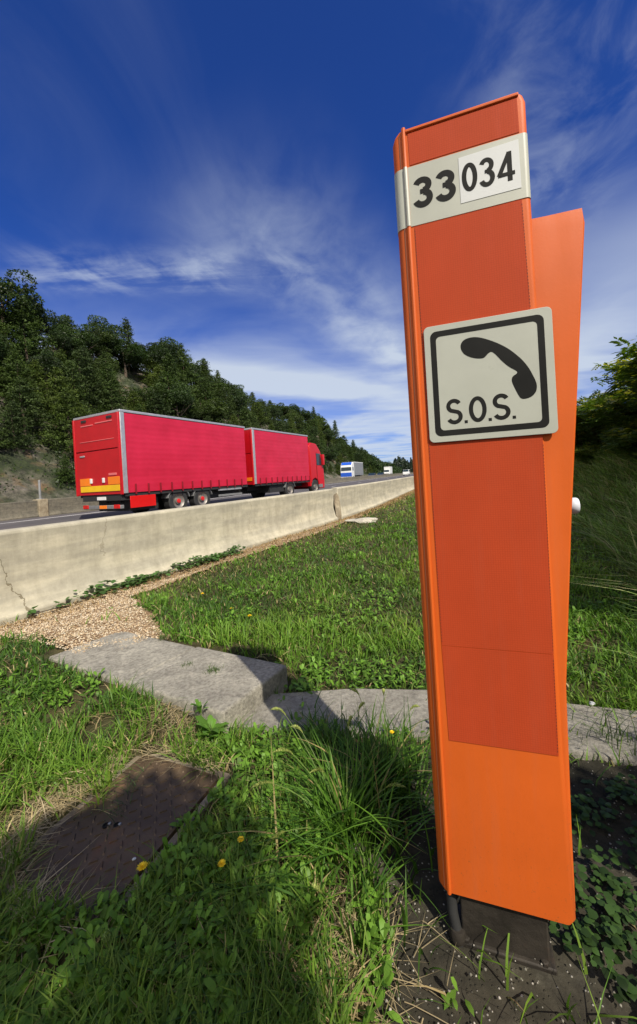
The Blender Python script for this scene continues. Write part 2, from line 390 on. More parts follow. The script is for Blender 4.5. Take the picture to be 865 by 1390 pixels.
# ------------------------------------------------------------------ the road's path (line of the near barrier's foot)
def sstep(x, a, b):
    t = np.clip((np.asarray(x, float)-a)/(b-a), 0, 1); return t*t*(3-2*t)
_S = np.arange(-60, 900, .1)
_TH = np.radians(27-6.6*sstep(_S, 4.0, 12)-1.2*sstep(_S, 20, 60)-14*sstep(_S, 190, 520))
_PX = np.cumsum(np.sin(_TH))*.1; _PY = np.cumsum(np.cos(_TH))*.1
_k = 600; _PX += -2.48-_PX[_k]; _PY += 2.9-_PY[_k]
def path(s): return np.interp(s, _S, _PX), np.interp(s, _S, _PY), np.interp(s, _S, _TH)
def sd(s, d):
    """s along the road, d metres to the LEFT of the barrier's foot"""
    x, y, t = path(s); return x-d*np.cos(t), y+d*np.sin(t)
def to_sd(x, y):
    x = np.atleast_1d(x).astype(float); y = np.atleast_1d(y).astype(float); s = np.zeros_like(x)
    for _ in range(12):
        px, py, t = path(s); s = s+((x-px)*np.sin(t)+(y-py)*np.cos(t))*.9
    px, py, t = path(s)
    return s, -((x-px)*np.cos(t)-(y-py)*np.sin(t))
RZ = -.15
# value noise for terrain
_g = rng.random((256, 256))
def vnoise(x, y):
    x = np.asarray(x, float); y = np.asarray(y, float); xi = np.floor(x).astype(int); yi = np.floor(y).astype(int); fx = x-xi; fy = y-yi
    fx = fx*fx*(3-2*fx); fy = fy*fy*(3-2*fy)
    a = _g[xi % 256, yi % 256]; b = _g[(xi+1) % 256, yi % 256]; c = _g[xi % 256, (yi+1) % 256]; d = _g[(xi+1) % 256, (yi+1) % 256]
    return (a*(1-fx)+b*fx)*(1-fy)+(c*(1-fx)+d*fx)*fy-.5
def fbm(x, y, o=4):
    r = 0; a = 1
    for i in range(o): r = r+a*vnoise(x*2**i+17*i, y*2**i+31*i); a *= .5
    return r
def verge_z(x, y):
    s, d = to_sd(x, y); r = -d
    bank = 1.05*sstep(r, 4.35, 6.1)+.35*sstep(r, 6, 12)
    z = .02*fbm(x*1.7, y*1.7)+.012*fbm(x*7, y*7, 2)
    near = 1-sstep(np.hypot(x-.5, y-.6), 1.0, 1.6)
    a = (x+.425)*-.862+(y-1.485)*.507; p = (x+.425)*-.507+(y-1.485)*-.862   # along the slab, out from its near side
    lift = .052*sstep(a, .03, .22)*(1-sstep(a, 1.5, 2.6))*(1-sstep(p, .02, .34))*sstep(p, -1.3, -.75)
    return z*(1-.6*near)+bank*(1+.25*fbm(x*.8, y*.8))+lift

def grid_mesh(name, S, D, zf, mat, **kw):
    SS, DD = np.meshgrid(S, D, indexing='ij'); x, y = sd(SS, DD); z = zf(SS, DD, x, y)
    v = np.stack([x, y, z], -1).reshape(-1, 3); n, m = SS.shape
    i, j = np.meshgrid(np.arange(n-1), np.arange(m-1), indexing='ij'); k = (i*m+j).ravel()
    f = np.stack([k, k+m, k+m+1, k+1], -1)
    return mesh_np(name, v, f, mat, smooth=True, **kw)
# wide land sheet reaching the horizon
gb = MB(); n = 64; ring = [3, 60, 400, 6000]
v = [(0, 0, -.62)]; f = []
for r_ in ring:
    for k in range(n): v.append((r_*math.cos(2*math.pi*k/n), r_*math.sin(2*math.pi*k/n), -.62))
for k in range(n): f.append((0, 1+k, 1+(k+1) % n))
for q in range(len(ring)-1):
    for k in range(n): f.append((1+q*n+k, 1+(q+1)*n+k, 1+(q+1)*n+(k+1) % n, 1+q*n+(k+1) % n))
gb.add(v, f); tag(gb.build('land', M['farland']), kind='structure')
# verge
S = np.concatenate([np.arange(-14, -4.5, .5), np.arange(-4.5, 6, .06), np.arange(6, 14, .15), np.arange(14, 40, .6), np.arange(40, 500, 6)])
D = -np.concatenate([np.arange(-.15, 6.5, .06), np.arange(6.5, 14, .4), np.arange(14, 70, 4)])
def vz(SS, DD, x, y):
    z = verge_z(x.ravel(), y.ravel()).reshape(x.shape)
    return z
ver = grid_mesh('ground', S, D, vz, M['soil']); tag(ver, kind='structure')
# road with both carriageways
S = np.concatenate([np.arange(-30, 60, 1.0), np.arange(60, 800, 6)])
tag(grid_mesh('road', S, np.array([.1, 5, 10, 16, 22, 28, 33.6]), lambda a, b, x, y: a*0+RZ, M['asphalt']), kind='structure')
def stripe(d0, w_, s0, s1, name='road_marking'):
    S = np.arange(s0, s1+.01, min(2.0, (s1-s0)))
    return grid_mesh(name, S, np.array([d0-w_/2, d0+w_/2]), lambda a, b, x, y: a*0+RZ+.004, M['line'])
mk = [stripe(3.3, .22, -30, 500), stripe(15.2, .2, -30, 500), stripe(19.4, .2, -30, 500), stripe(30.5, .2, -30, 500)]
for d in (7.3, 11.2, 23.2, 26.8):
    for q in range(-2, 16): mk.append(stripe(d, .16, q*13., q*13.+3))
for o in mk: tag(o, kind='structure')

# hillside
def hill_h(s): return 24-9*sstep(s, 150, 230)-15*sstep(s, 220, 430)
def hill_z(s, d):
    t = sstep(d, 31, 62); lin = np.clip((d-33)/25, 0, 1)
    p = .35*t+.65*lin
    z = RZ+hill_h(s)*p*(1+.14*fbm(s*.045, d*.05, 3))+np.clip(d-58, 0, 60)*.10
    rough = sstep(d, 33.5, 38)*(1.5*fbm(s*.22, d*.25, 4)+.5*fbm(s*.9, d*.9, 3))
    return z+rough*(1-sstep(s, 250, 400)*.6)
S = np.concatenate([np.arange(-20, 130, .7), np.arange(130, 700, 5)]); D = np.concatenate([np.arange(33.4, 66, .6), np.arange(66, 140, 5)])
tag(grid_mesh('hillside', S, D, lambda a, b, x, y: hill_z(a, b), M['hill']), kind='structure')
# far ridge on the horizon
rb = MB(); v = []; f = []; nn = 60
for i in range(nn):
    ang = R(-22+60*i/(nn-1)); rr = 3000
    hgt = 62+18*math.sin(i*.5)+9*math.sin(i*1.3+1)
    for r_, z in ((rr, -5), (rr+260, hgt), (rr+900, -5)): v.append((r_*math.sin(ang), r_*math.cos(ang), z))
for i in range(nn-1):
    for k in range(2): f.append((i*3+k, (i+1)*3+k, (i+1)*3+k+1, i*3+k+1))
rb.add(v, f)
M['ridge'] = simple('hazed_ridge', (.075, .12, .13), 1, var=.2, scale=.004)  # bluish tone paints the distance haze into the ridge
tag(rb.build('hills', M['ridge'], smooth=True), kind='structure')

# ------------------------------------------------------------------ concrete barriers
def barrier_mesh(name, s0, s1, d0, H0, zb, mat, foot=.32, top=.17, sign=1, step=1.0, jag=None):
    """New-Jersey like section; near (right) face at d0"""
    prof = [(0, -.28), (0, .06), (.05, .10), (.10, .30), (foot/2-top/2, H0-.02), (foot/2-top/2+.02, H0), (foot/2+top/2-.02, H0), (foot/2+top/2, H0-.02), (foot-.10, .30), (foot-.05, .10), (foot, .06), (foot, -.28)]
    ns = max(2, int((s1-s0)/step)+1); S = np.linspace(s0, s1, ns); v = []; f = []; n = len(prof)
    for i, s in enumerate(S):
        for (dd, z) in prof:
            x, y = sd(s, d0+dd); v.append((float(x), float(y), zb+z))
    for i in range(ns-1):
        for k in range(n): f.append((i*n+k, i*n+(k+1) % n, (i+1)*n+(k+1) % n, (i+1)*n+k))
    f += [tuple(range(n)), tuple((ns-1)*n+k for k in range(n))[::-1]]
    b = MB(); b.add(v, f); return b.build(name, mat, bevel=.012)
sj = float(to_sd(*G(463, 706)[:2])[0][0])
def crack_mat(base, cracks):
    m = base.copy(); nt_ = m.node_tree; b = nt_.nodes['Principled BSDF']
    src = b.inputs['Base Color'].links[0].from_socket
    tcn = nt_.nodes.new('ShaderNodeTexCoord'); sp = nt_.nodes.new('ShaderNodeSeparateXYZ'); nt_.links.new(tcn.outputs['Object'], sp.inputs[0])
    nz = noise(nt_, 3.2, 5, .6); nz2 = noise(nt_, 30, 3, .6); tot = None
    wob = math_n(nt_, 'ADD', math_n(nt_, 'MULTIPLY', math_n(nt_, 'SUBTRACT', nz.outputs['Fac'], .5), .35), math_n(nt_, 'MULTIPLY', math_n(nt_, 'SUBTRACT', nz2.outputs['Fac'], .5), .03))
    for (y0, slope, w_, zmin, zmax, amp) in cracks:
        e = math_n(nt_, 'SUBTRACT', math_n(nt_, 'ADD', sp.outputs[1], math_n(nt_, 'MULTIPLY', sp.outputs[2], slope)), y0)
        e = math_n(nt_, 'ABSOLUTE', math_n(nt_, 'ADD', e, wob))
        g = math_n(nt_, 'LESS_THAN', e, w_)
        g = math_n(nt_, 'MULTIPLY', g, math_n(nt_, 'MULTIPLY', math_n(nt_, 'GREATER_THAN', sp.outputs[2], zmin), math_n(nt_, 'LESS_THAN', sp.outputs[2], zmax)))
        g = math_n(nt_, 'MULTIPLY', g, amp); tot = g if tot is None else math_n(nt_, 'MAXIMUM', tot, g)
    c = mix(nt_, tot, src, (.14, .115, .07)); nt_.links.new(c, b.inputs['Base Color']); return m
M['barrier1'] = crack_mat(M['barrier'], [(3.12, .22, .005, -1, 2, .8), (3.75, -.05, .006, .35, 2, .35), (5.9, .1, .004, .2, 2, .35), (7.2, -.1, .004, -1, 2, .3)])
b1 = barrier_mesh('concrete_barrier', -14, sj-.10, 0, .72, 0, M['barrier1'], step=.5)
tag(b1, 'long cracked pale concrete barrier section nearest the camera, ivy at its foot', 'barrier', 'pale concrete barrier sections beside the verge')
b2 = barrier_mesh('concrete_barrier', sj+.18, 260, 0.02, .735, 0, M['barrier'], step=1)
tag(b2, 'farther pale concrete barrier section running away beyond the broken joint', 'barrier', 'pale concrete barrier sections beside the verge')
# broken mortar joint between them
jb = MB()
prof = [(.03, -.2), (.05, .28), (.09, .56), (.12, .65), (.2, .61), (.26, .3), (.29, -.2)]
v = []; f = []
for i, s in enumerate(np.linspace(sj-.11, sj+.19, 7)):
    for k, (dd, z) in enumerate(prof):
        x, y = sd(s, dd+random.uniform(-.015, .015)); v.append((float(x), float(y), z-(.30*(1-abs(i-3)/3.5) if z > .5 else 0)+random.uniform(-.03, .03)))
n = len(prof)
for i in range(6):
    for k in range(n): f.append((i*n+k, i*n+(k+1) % n, (i+1)*n+(k+1) % n, (i+1)*n+k))
jb.add(v, f)
M['joint'] = concrete('joint_mortar', (.40, .34, .24), (.1, .08, .05), (.22, .17, .11), .9, dark=.5, scale=3)
tag(jb.build('mortar_joint', M['joint'], bevel=.01), 'broken crumbling mortar joint filling the gap between the pale barrier sections', 'mortar joint')
cb = MB(); c = G(492, 709)
import bmesh
def rock(name, loc, size, mat, flat=.5, sub=2, seed=0):
    bm = bmesh.new(); bmesh.ops.create_icosphere(bm, subdivisions=sub, radius=1)
    rr = random.Random(seed); ph = [rr.uniform(0, 6) for _ in range(6)]
    for v_ in bm.verts:
        p = v_.co; k = 1+.22*math.sin(2.1*p.x+ph[0])*math.cos(2.7*p.y+ph[1])+.14*math.sin(4.3*p.z+ph[2]+3*p.x)+rr.uniform(-.07, .07)
        v_.co = Vector((p.x*size[0]*k, p.y*size[1]*k, max(p.z, -.5)*size[2]*k))
    me = bpy.data.meshes.new(name); bm.to_mesh(me); bm.free(); me.materials.append(mat)
    o = bpy.data.objects.new(name, me); COL.objects.link(o); o.location = loc; return o
tag(rock('concrete_chunk', (c[0], c[1], .03), (.32, .17, .07), M['slab'], seed=3, sub=3), 'flat pale concrete chunk in the grass beside the barrier joint', 'concrete chunk')
# median wall in two sections with a joint
mdj = None
for s in np.arange(0, 40, .05):
    x, y = sd(s, 17.0)
    if 432.5+F*(x/y)-.058*10 > 57 and mdj is None: mdj = float(s)
bm1 = barrier_mesh('median_wall', -30, mdj-.25, 17.0, .80, RZ, M['median'], foot=.5, top=.3)
tag(bm1, 'dark stained median wall section at the left edge, left of the stake', 'median wall', 'dark median wall sections')
bm2 = barrier_mesh('median_wall', mdj+.25, 420, 17.0, .84, RZ, M['median'], foot=.5, top=.3)
tag(bm2, 'dark stained median wall section running behind the red lorry', 'median wall', 'dark median wall sections')
jx, jy = sd(mdj, 17.22)
pb = MB(); pb.box(-.26, .26, -.22, .22, -.2, .86)
o = pb.build('joint_pillar', M['joint'], bevel=.03); o.location = (jx, jy, RZ); o.rotation_euler.z = -R(24)
tag(o, 'pale rust streaked concrete pillar between the two dark median wall sections', 'pillar')
st = empty('marker_stake', (jx, jy, RZ+.86)); tag(st, 'thin grey metal stake standing on the median wall pillar', 'stake')
M['galv'] = simple('galvanised', (.35, .35, .34), .5, .6, var=.2)
sb = MB(); sb.box(-.045, .045, -.03, .03, -.02, .95); sb.build('shaft', M['galv'], st, bevel=.01)
sb = MB(); sb.box(-.12, .12, -.10, .10, .0, .03); sb.build('base_plate', M['galv'], st, bevel=.005)
# green marker on the barrier top
gx, gy = sd(float(to_sd(*G(530, 660)[:2])[0][0])+1.5, .16)
M['green'] = simple('green_plastic', (.01, .28, .06), .4)
gm = empty('barrier_marker', (gx, gy, .735)); tag(gm, 'small green plastic marker on top of the far barrier section', 'marker')
g_ = MB(); g_.lathe([(.07, 0), (.07, .10), (.05, .14)], (0, 0, 0), 'z', 10); g_.build('reflector_body', M['green'], gm, smooth=True)
g_ = MB(); g_.box(-.09, .09, -.07, .07, -.004, .02); g_.build('base', M['rubber'], gm, bevel=.004)

# ------------------------------------------------------------------ slab, strip, apron, manhole, gravel
def quad_slab(name, pts_top, zb, mat, bevel=.012, sub=True):
    b = MB(); v = [tuple(p) for p in pts_top]+[(p[0], p[1], zb) for p in pts_top]; n = len(pts_top)
    b.add(v, [tuple(range(n)), tuple(range(n, 2*n))[::-1]]+[(i, n+i, n+(i+1) % n, (i+1) % n) for i in range(n)])
    return b.build(name, mat, bevel=bevel, seg=3)
A = np.array([-.20, 1.84]); Bp = np.array([-.425, 1.485]); dirL = np.array([-.862, .507])
L1 = .62
def pt(p, k, z): q = p+dirL*k; return (q[0], q[1], z)
zt = lambda k: .108-.028*k
s1 = quad_slab('concrete_slab', [pt(A, 0, zt(0)), pt(A, L1, zt(L1)), pt(Bp, L1, zt(L1)), pt(Bp, 0, zt(0))], -.06, M['slab'])
tag(s1, 'weathered grey concrete slab with exposed thick edge in the grass', 'concrete slab', 'path slabs leading to the barrier')
s2 = quad_slab('concrete_slab', [pt(A, L1+.012, zt(L1)-.006), pt(A+dirL*.0, L1+.72, zt(L1+.72)), pt(Bp, L1+.74, zt(L1+.74)), pt(Bp, L1+.012, zt(L1)-.006)], -.06, M['slab'])
tag(s2, 'weathered grey concrete slab running into the gravel by the barrier', 'concrete slab', 'path slabs leading to the barrier')
sp = [(-.42, 1.74, .028), (.10, 1.75, .028), (.46, 1.70, .028), (.97, 1.55, .026), (1.8, 1.30, .02), (1.75, 1.02, .02), (.98, 1.235, .026), (.8, 1.29, .028), (.37, 1.40, .028), (.08, 1.46, .028), (-.38, 1.52, .02)]
s3 = quad_slab('kerb_strip', sp[::-1], -.12, M['strip'], .008); tag(s3, 'rough grey concrete strip crossing behind the orange post', 'concrete strip')
# apron (aggregate footing) around the post
ap = [(-.02, 1.43), (.37, 1.385), (.8, 1.275), (.98, 1.22), (1.8, 1.0), (1.9, -.6), (-.2, -.6), (.0, .55), (.07, .8), (.04, 1.0), (.0, 1.2)]
xs = np.arange(-.25, 2.0, .03); ys = np.arange(-.6, 1.5, .03)
def inpoly(x, y, poly):
    x = np.asarray(x); y = np.asarray(y); c = np.zeros(x.shape, bool); n = len(poly); j = n-1
    for i in range(n):
        xi, yi = poly[i][:2]; xj, yj = poly[j][:2]
        c ^= ((yi > y) != (yj > y)) & (x < (xj-xi)*(y-yi)/((yj-yi) or 1e-9)+xi); j = i
    return c
GX, GY = np.meshgrid(xs, ys, indexing='ij'); gz = .010+.016*fbm(GX*4, GY*4)+.006*fbm(GX*22, GY*22, 2)
gz = np.maximum(gz, verge_z(GX.ravel(), GY.ravel()).reshape(GX.shape)+.004)
n_, m_ = GX.shape; ii, jj = np.meshgrid(np.arange(n_-1), np.arange(m_-1), indexing='ij')
keep = inpoly(GX[:-1, :-1]+.015+.03*fbm(GX[:-1, :-1]*9, GY[:-1, :-1]*9), GY[:-1, :-1]+.015, ap)
k = (ii*m_+jj)[keep]
o = mesh_np('post_footing', np.stack([GX, GY, gz], -1).reshape(-1, 3), np.stack([k, k+m_, k+m_+1, k+1], -1), M['apron'], smooth=True)
tag(o, kind='structure')
# gravel patch
gp = [(-2.62, 2.55), (-2.26, 2.62), (-1.8, 2.40), (-1.30, 2.10), (-.98, 2.34), (-1.28, 2.75), (-1.74, 3.45), (-1.35, 4.5), (-.60, 5.8), (.20, 7.4), (1.0, 9.2), (4.9, 19.5), (4.5, 19.9), (.45, 8.6), (-2.4, 3.0)]
xs = np.arange(-2.7, 1.4, .04); ys = np.arange(2.1, 9.6, .04)
GX, GY = np.meshgrid(xs, ys, indexing='ij'); gz = verge_z(GX.ravel(), GY.ravel()).reshape(GX.shape)+.012+.012*fbm(GX*9, GY*9, 3)
n_, m_ = GX.shape; ii, jj = np.meshgrid(np.arange(n_-1), np.arange(m_-1), indexing='ij')
wob = .10*fbm(GX[:-1, :-1]*4, GY[:-1, :-1]*4)
keep = inpoly(GX[:-1, :-1]+wob, GY[:-1, :-1]+wob, gp); k = (ii*m_+jj)[keep]
o = mesh_np('gravel', np.stack([GX, GY, gz], -1).reshape(-1, 3), np.stack([k, k+m_, k+m_+1, k+1], -1), M['gravel'], smooth=True)
tag(o, kind='structure')
# loose gravel stones (uncountable)
def stones(name, P, r0, r1, cols, mat):
    base = np.array([(0, 0, 1), (1, 0, 0), (0, 1, 0), (-1, 0, 0), (0, -1, 0), (0, 0, -1)], float)
    fc = np.array([(0, 1, 2), (0, 2, 3), (0, 3, 4), (0, 4, 1), (5, 2, 1), (5, 3, 2), (5, 4, 3), (5, 1, 4)])
    n = len(P); sc_ = rng.uniform(r0, r1, (n, 1, 1))*rng.uniform(.6, 1.3, (n, 6, 3)); an = rng.uniform(0, 6.28, n)
    v = base[None]*sc_; v[:, :, 2] *= .6
    ca, sa = np.cos(an)[:, None], np.sin(an)[:, None]
    x = v[:, :, 0]*ca-v[:, :, 1]*sa; y = v[:, :, 0]*sa+v[:, :, 1]*ca; v[:, :, 0] = x; v[:, :, 1] = y
    v += P[:, None, :]
    f = (fc[None]+6*np.arange(n)[:, None, None]).reshape(-1, 3)
    c = np.array(cols)[rng.integers(0, len(cols), n)]*rng.uniform(.7, 1.2, (n, 1))
    return mesh_np(name, v.reshape(-1, 3), f, mat, col=np.repeat(c, 6, 0))
def sample_poly(poly, n):
    p = np.array(poly)[:, :2]; lo, hi = p.min(0), p.max(0); out = []
    while sum(map(len, out)) < n:
        q = rng.uniform(lo, hi, (n*3, 2)); out.append(q[inpoly(q[:, 0], q[:, 1], poly)])
    return np.concatenate(out)[:n]
m, nt, b, o_ = newmat('stone'); a = N(nt, 'ShaderNodeAttribute', attribute_name='Col'); nt.links.new(a.outputs['Color'], b.inputs['Base Color']); b.inputs['Roughness'].default_value = .9; M['stone'] = m
q = np.concatenate([sample_poly(gp[:8]+gp[-1:], 9000), sample_poly(gp[6:11]+gp[13:], 5000)])
P = np.column_stack([q, verge_z(q[:, 0], q[:, 1])+.018])
o = stones('gravel_stones', P, .003, .009, [(.50, .39, .25), (.60, .51, .38), (.36, .26, .16), (.52, .38, .23)], M['stone']); tag(o, 'pale beige gravel lying along the foot of the barrier', 'gravel', kind='stuff')
q = sample_poly([(-.02, 1.3), (.9, 1.1), (1.2, .3), (-.05, .4)], 1100); P = np.column_stack([q, np.full(len(q), .018)])
o = stones('footing_grit', P, .0015, .0038, [(.26, .24, .20), (.36, .33, .28), (.15, .14, .11)], M['stone']); tag(o, 'pale grit scattered on the dark ground round the post', 'grit', kind='stuff')

# manhole cover
mA = np.array([-.70, 1.41]); mB = np.array([-.39, 1.28]); mC = np.array([-.67, .93]); e1 = (mB-mA); w1 = np.linalg.norm(e1); e1 /= w1; e2 = np.array([e1[1], -e1[0]])
h1 = .46
def mp2(a, b): p = mA+e1*a+e2*b; return (p[0], p[1])
mh = empty('manhole_cover', (*mp2(w1/2, h1/2), .012)); tag(mh, 'rusty brown chequer plate manhole cover sunk in the grass', 'manhole cover')
ang = math.atan2(e1[1], e1[0]); mh.rotation_euler.z = ang
M['rust'] = simple('rusty_plate', (.105, .070, .040), .6, .25, var=.35, scale=7, bumps=.3, dirt=((.17, .075, .035), 5, .56, .7))
W_, H_ = w1/2, h1/2
pb = MB(); pb.box(-W_, W_, -H_, H_, -.03, .006)
# chequer bars
for i in range(11):
    for j in range(15):
        x = -W_+.018+i*(2*W_-.036)/10; y = -H_+.018+j*(2*H_-.036)/14; t = R(45) if (i+j) % 2 else R(-45)
        if (abs(x+.02) < .035 and abs(y) < .015): continue
        c_, s_ = math.cos(t), math.sin(t); l_, w2 = .0135, .0030
        v = [(x+c_*p*l_-s_*q_*w2, y+s_*p*l_+c_*q_*w2, z) for z, kf in ((.005, 1), (.0092, .6)) for p, q_ in ((-kf, -kf), (kf, -kf), (kf, kf), (-kf, kf))]
        pb.add(v, [(0, 1, 5, 4), (1, 2, 6, 5), (2, 3, 7, 6), (3, 0, 4, 7), (4, 5, 6, 7)])
pb.build('cover_plate', M['rust'], mh)
fb = MB()
for a_0, a_1, b_0, b_1 in ((-W_-.03, W_+.03, H_+.004, H_+.03), (-W_-.03, W_+.03, -H_-.03, -H_-.004), (-W_-.03, -W_-.004, -H_-.004, H_+.004), (W_+.004, W_+.03, -H_-.004, H_+.004)): fb.box(a_0, a_1, b_0, b_1, -.05, .0)
M['sandc'] = concrete('frame_concrete', (.36, .30, .22), (.1, .08, .06), (.18, .14, .10), .7, dark=.5, scale=4)
fb.build('frame', M['sandc'], mh, bevel=.004)
for xx in (-.035, -.005):
    kb = MB(); kb.lathe([(.009, .0), (.009, .0095), (.006, .0098), (.0055, .0072)], (xx, -.02+xx*.4, 0), 'z', 12)
    kb.build('lifting_hole', M['ink'], mh, smooth=True)
for xx, yy in ((-.028, -.027), (.003, -.018)):
    kb = MB(); kb.lathe([(.004, .006), (.0045, .011), (.002, .0125)], (xx, yy, 0), 'z', 8); kb.build('rim_glint', M['galv'], mh, smooth=True)

# ------------------------------------------------------------------ SOS post (local: x = right along face, y = into depth, z = up)
alpha = math.atan2(-.317, .948)
post = empty('emergency_call_post', (.231, .7934, 0), alpha); tag(post, 'tall orange SOS roadside call post with cream number band', 'emergency post')
LEAN = .0045
def prof_at(z):  # right side limit of main body
    return .213
T = .075
def body_section(x0, x1, y1, r0, r1, nseg=6):
    """closed section: rounded left (radius r0), rounded right (r1); front face at y=0"""
    pts = []
    for k in range(nseg+1):
        a = math.pi/2*k/nseg; pts.append((x0+r0-r0*math.cos(a), r0-r0*math.sin(a)))
    for k in range(nseg+1):
        a = math.pi/2*k/nseg; pts.append((x1-r1+r1*math.sin(a), r1-r1*math.cos(a)))
    pts += [(x1, y1-.01), (x1-.01, y1), (x0+.01, y1), (x0, y1-.01)]
    return pts
def loft(secs, zs, name, mat, parent, bevel=0):
    b = MB(); n = len(secs[0]); v = []
    for s_, z in zip(secs, zs): v += [(p[0], p[1], z) for p in s_]
    f = [(i*n+k, i*n+(k+1) % n, (i+1)*n+(k+1) % n, (i+1)*n+k) for i in range(len(zs)-1) for k in range(n)]
    f += [tuple(range(n))[::-1], tuple((len(zs)-1)*n+k for k in range(n))]
    b.add(v, f); return b.build(name, mat, parent, bevel=bevel, smooth=True)
zsb = [.118, .128, .45, .9, 1.3, 1.506, 1.630, 1.69, 1.702, 1.708]
def sec(z, inset=0):
    sh = (z-.12)*-.006
    xl = -.0165+sh-.0008; xr = .214-.0*z
    if z > 1.5: xr = .2125
    if z < .5: xr = .222-.008*max(0, (z-.12)/.4)
    return body_section(xl-.012+inset, xr-inset, T-inset, .016, .010)
secs = [sec(z, {.118: .007, .128: .0, 1.702: .004, 1.708: .010}.get(z, 0)) for z in zsb]
loft(secs, zsb, 'body', M['orange'], post)
# groove and raised rib on the left of the face
rb = MB()
rb.tube([(-.016-.0105+.004, -.0005, .125+k*.1582) if False else (-.0085-.006*(k/10), -.0012, .118+k*.1592) for k in range(11)], .0042, 8)
rb.build('rib', M['orange'], post, smooth=True)
gv = MB(); gv.prism([(-.0185, .13), (-.0165, .13), (-.0225, 1.70), (-.0245, 1.70)], 'y', -.0007, .002); 
M['seam'] = simple('seam_shadow_gap', (.16, .04, .01), .7)
gv.build('seam', M['seam'], post)
# top lip
tl = MB(); tl.prism([(-.012, 1.699), (.200, 1.699), (.200, 1.706), (-.012, 1.706)], 'y', -.0035, .003); tl.build('top_lip', M['orange'], post, bevel=.002)
# wing (right-hand flange that narrows downwards and folds back)
wb = MB(); wz = [(.14, .2225), (.30, .2235), (.574, .2275), (.90, .252), (1.20, .278), (1.44, .2985), (1.468, .3005)]
v = []; f = []
for z, xr in wz:
    dx = xr-.205
    zz = z
    pr_ = [(.203, .004), (.212, .0035), (.203+dx*.35, .0052), (.203+dx*.75, .0062), (xr-.003, .0068), (xr, .0098), (xr-.001, .030), (xr-.012, .034), (.203, .034)]
    if z == 1.468: pr_ = [(min(p[0], xr-.005), p[1]+.003 if p[1] < .02 else p[1]-.003) for p in pr_]
    v += [(p[0], p[1], zz) for p in pr_]
n = len(pr_)
f = [(i*n+k, i*n+(k+1) % n, (i+1)*n+(k+1) % n, (i+1)*n+k) for i in range(len(wz)-1) for k in range(n)]+[tuple(range(n))[::-1], tuple((len(wz)-1)*n+k for k in range(n))]
wb.add(v, f); wb.build('side_wing', M['orange'], post, smooth=True, bevel=.0015)
# reflective sheets
def sheet(name, pts, mat, y=-.0008, th=.0014, parent=post, bevel=0):
    b = MB(); b.prism(pts, 'y', y, y+th); return b.build(name, mat, parent, bevel=bevel)
Y0 = -.0010
sheet('reflective_sheet', [(-.005, 1.632), (.198, 1.632), (.197, 1.697), (-.006, 1.697)], M['decal'], Y0)
d2 = sheet('reflective_sheet', [(.004, .638), (.207, .638), (.209, 1.04), (.200, 1.30), (.196, 1.5045), (-.003, 1.5045)], M['decal'], Y0)
d3 = sheet('reflective_sheet', [(.008, .441), (.206, .443), (.207, .6365), (.004, .6365)], M['decal'], Y0)
M['stitch'] = simple('dark_edge', (.12, .02, .01), .7)
def perf(par, xa, za, xb, zb_):
    eb = MB(); n = int(abs(zb_-za)/.0062)
    for k in range(n):
        t = k/n; eb.box(xa+(xb-xa)*t-.0005, xa+(xb-xa)*t+.0005, Y0-.0003, Y0+.0008, za+(zb_-za)*t, za+(zb_-za)*t+.0032)
    eb.build('perforation', M['stitch'], par)
perf(d2, .2065, .645, .2090, 1.04); perf(d2, .2000, 1.30, .1957, 1.50); perf(d3, .2050, .45, .2060, .63); perf(d2, .0052, .645, -.0022, 1.50)
# cream band wraps round both rounded sides
cbs = []
for z in (1.5065, 1.6285):
    s_ = sec(z); cx = .095; cbs.append([((p[0]-cx)*1.006+cx, p[1]-.0012 if p[1] < .03 else p[1]+.0008) for p in s_])
nb = MB(); n = len(cbs[0]); nb.add([(p[0], p[1], z) for s_, z in zip(cbs, (1.5065, 1.6285)) for p in s_], [(k, (k+1) % n, n+(k+1) % n, n+k) for k in range(n)]+[tuple(range(n))[::-1], tuple(range(n, 2*n))])
band_o = nb.build('number_band', M['cream'], post, smooth=True)
r2 = MB(); r2.tube([(-.0135, -.0024, 1.5068), (-.0143, -.0024, 1.6283)], .0040, 8); r2.build('rib_sleeve', M['cream'], post, smooth=True)
# label sheet and digits
lab = sheet('number_label', [(.0885, 1.5265), (.1965, 1.5265), (.1955, 1.6185), (.0880, 1.6165)], M['labelwhite'], -.0019, .0012)
def ribbon(b, pts, wd, y, th=.0008, closed=False):
    pts = [np.array(p, float) for p in pts]; n = len(pts); L_, R_ = [], []
    for i in range(n):
        if closed: d = pts[(i+1) % n]-pts[i-1]
        else: d = pts[min(i+1, n-1)]-pts[max(i-1, 0)]
        d = d/np.linalg.norm(d); nn = np.array([-d[1], d[0]])*wd/2; L_.append(pts[i]+nn); R_.append(pts[i]-nn)
    m = n if closed else n-1
    v = [(p[0], y, p[1]) for p in L_]+[(p[0], y, p[1]) for p in R_]+[(p[0], y+th, p[1]) for p in L_]+[(p[0], y+th, p[1]) for p in R_]
    f = []
    for i in range(m):
        j = (i+1) % n; f += [(i, j, n+j, n+i), (2*n+i, 3*n+i, 3*n+j, 2*n+j), (i, 2*n+i, 2*n+j, j), (n+i, n+j, 3*n+j, 3*n+i)]
    if not closed: f += [(0, n, 3*n, 2*n), (n-1, 3*n-1, 4*n-1, 2*n-1)]
    b.add(v, f)
def arc(cx, cz, rx, rz, a0, a1, n=22): return [(cx+rx*math.cos(R(a0+(a1-a0)*k/n)), cz+rz*math.sin(R(a0+(a1-a0)*k/n))) for k in range(n+1)]
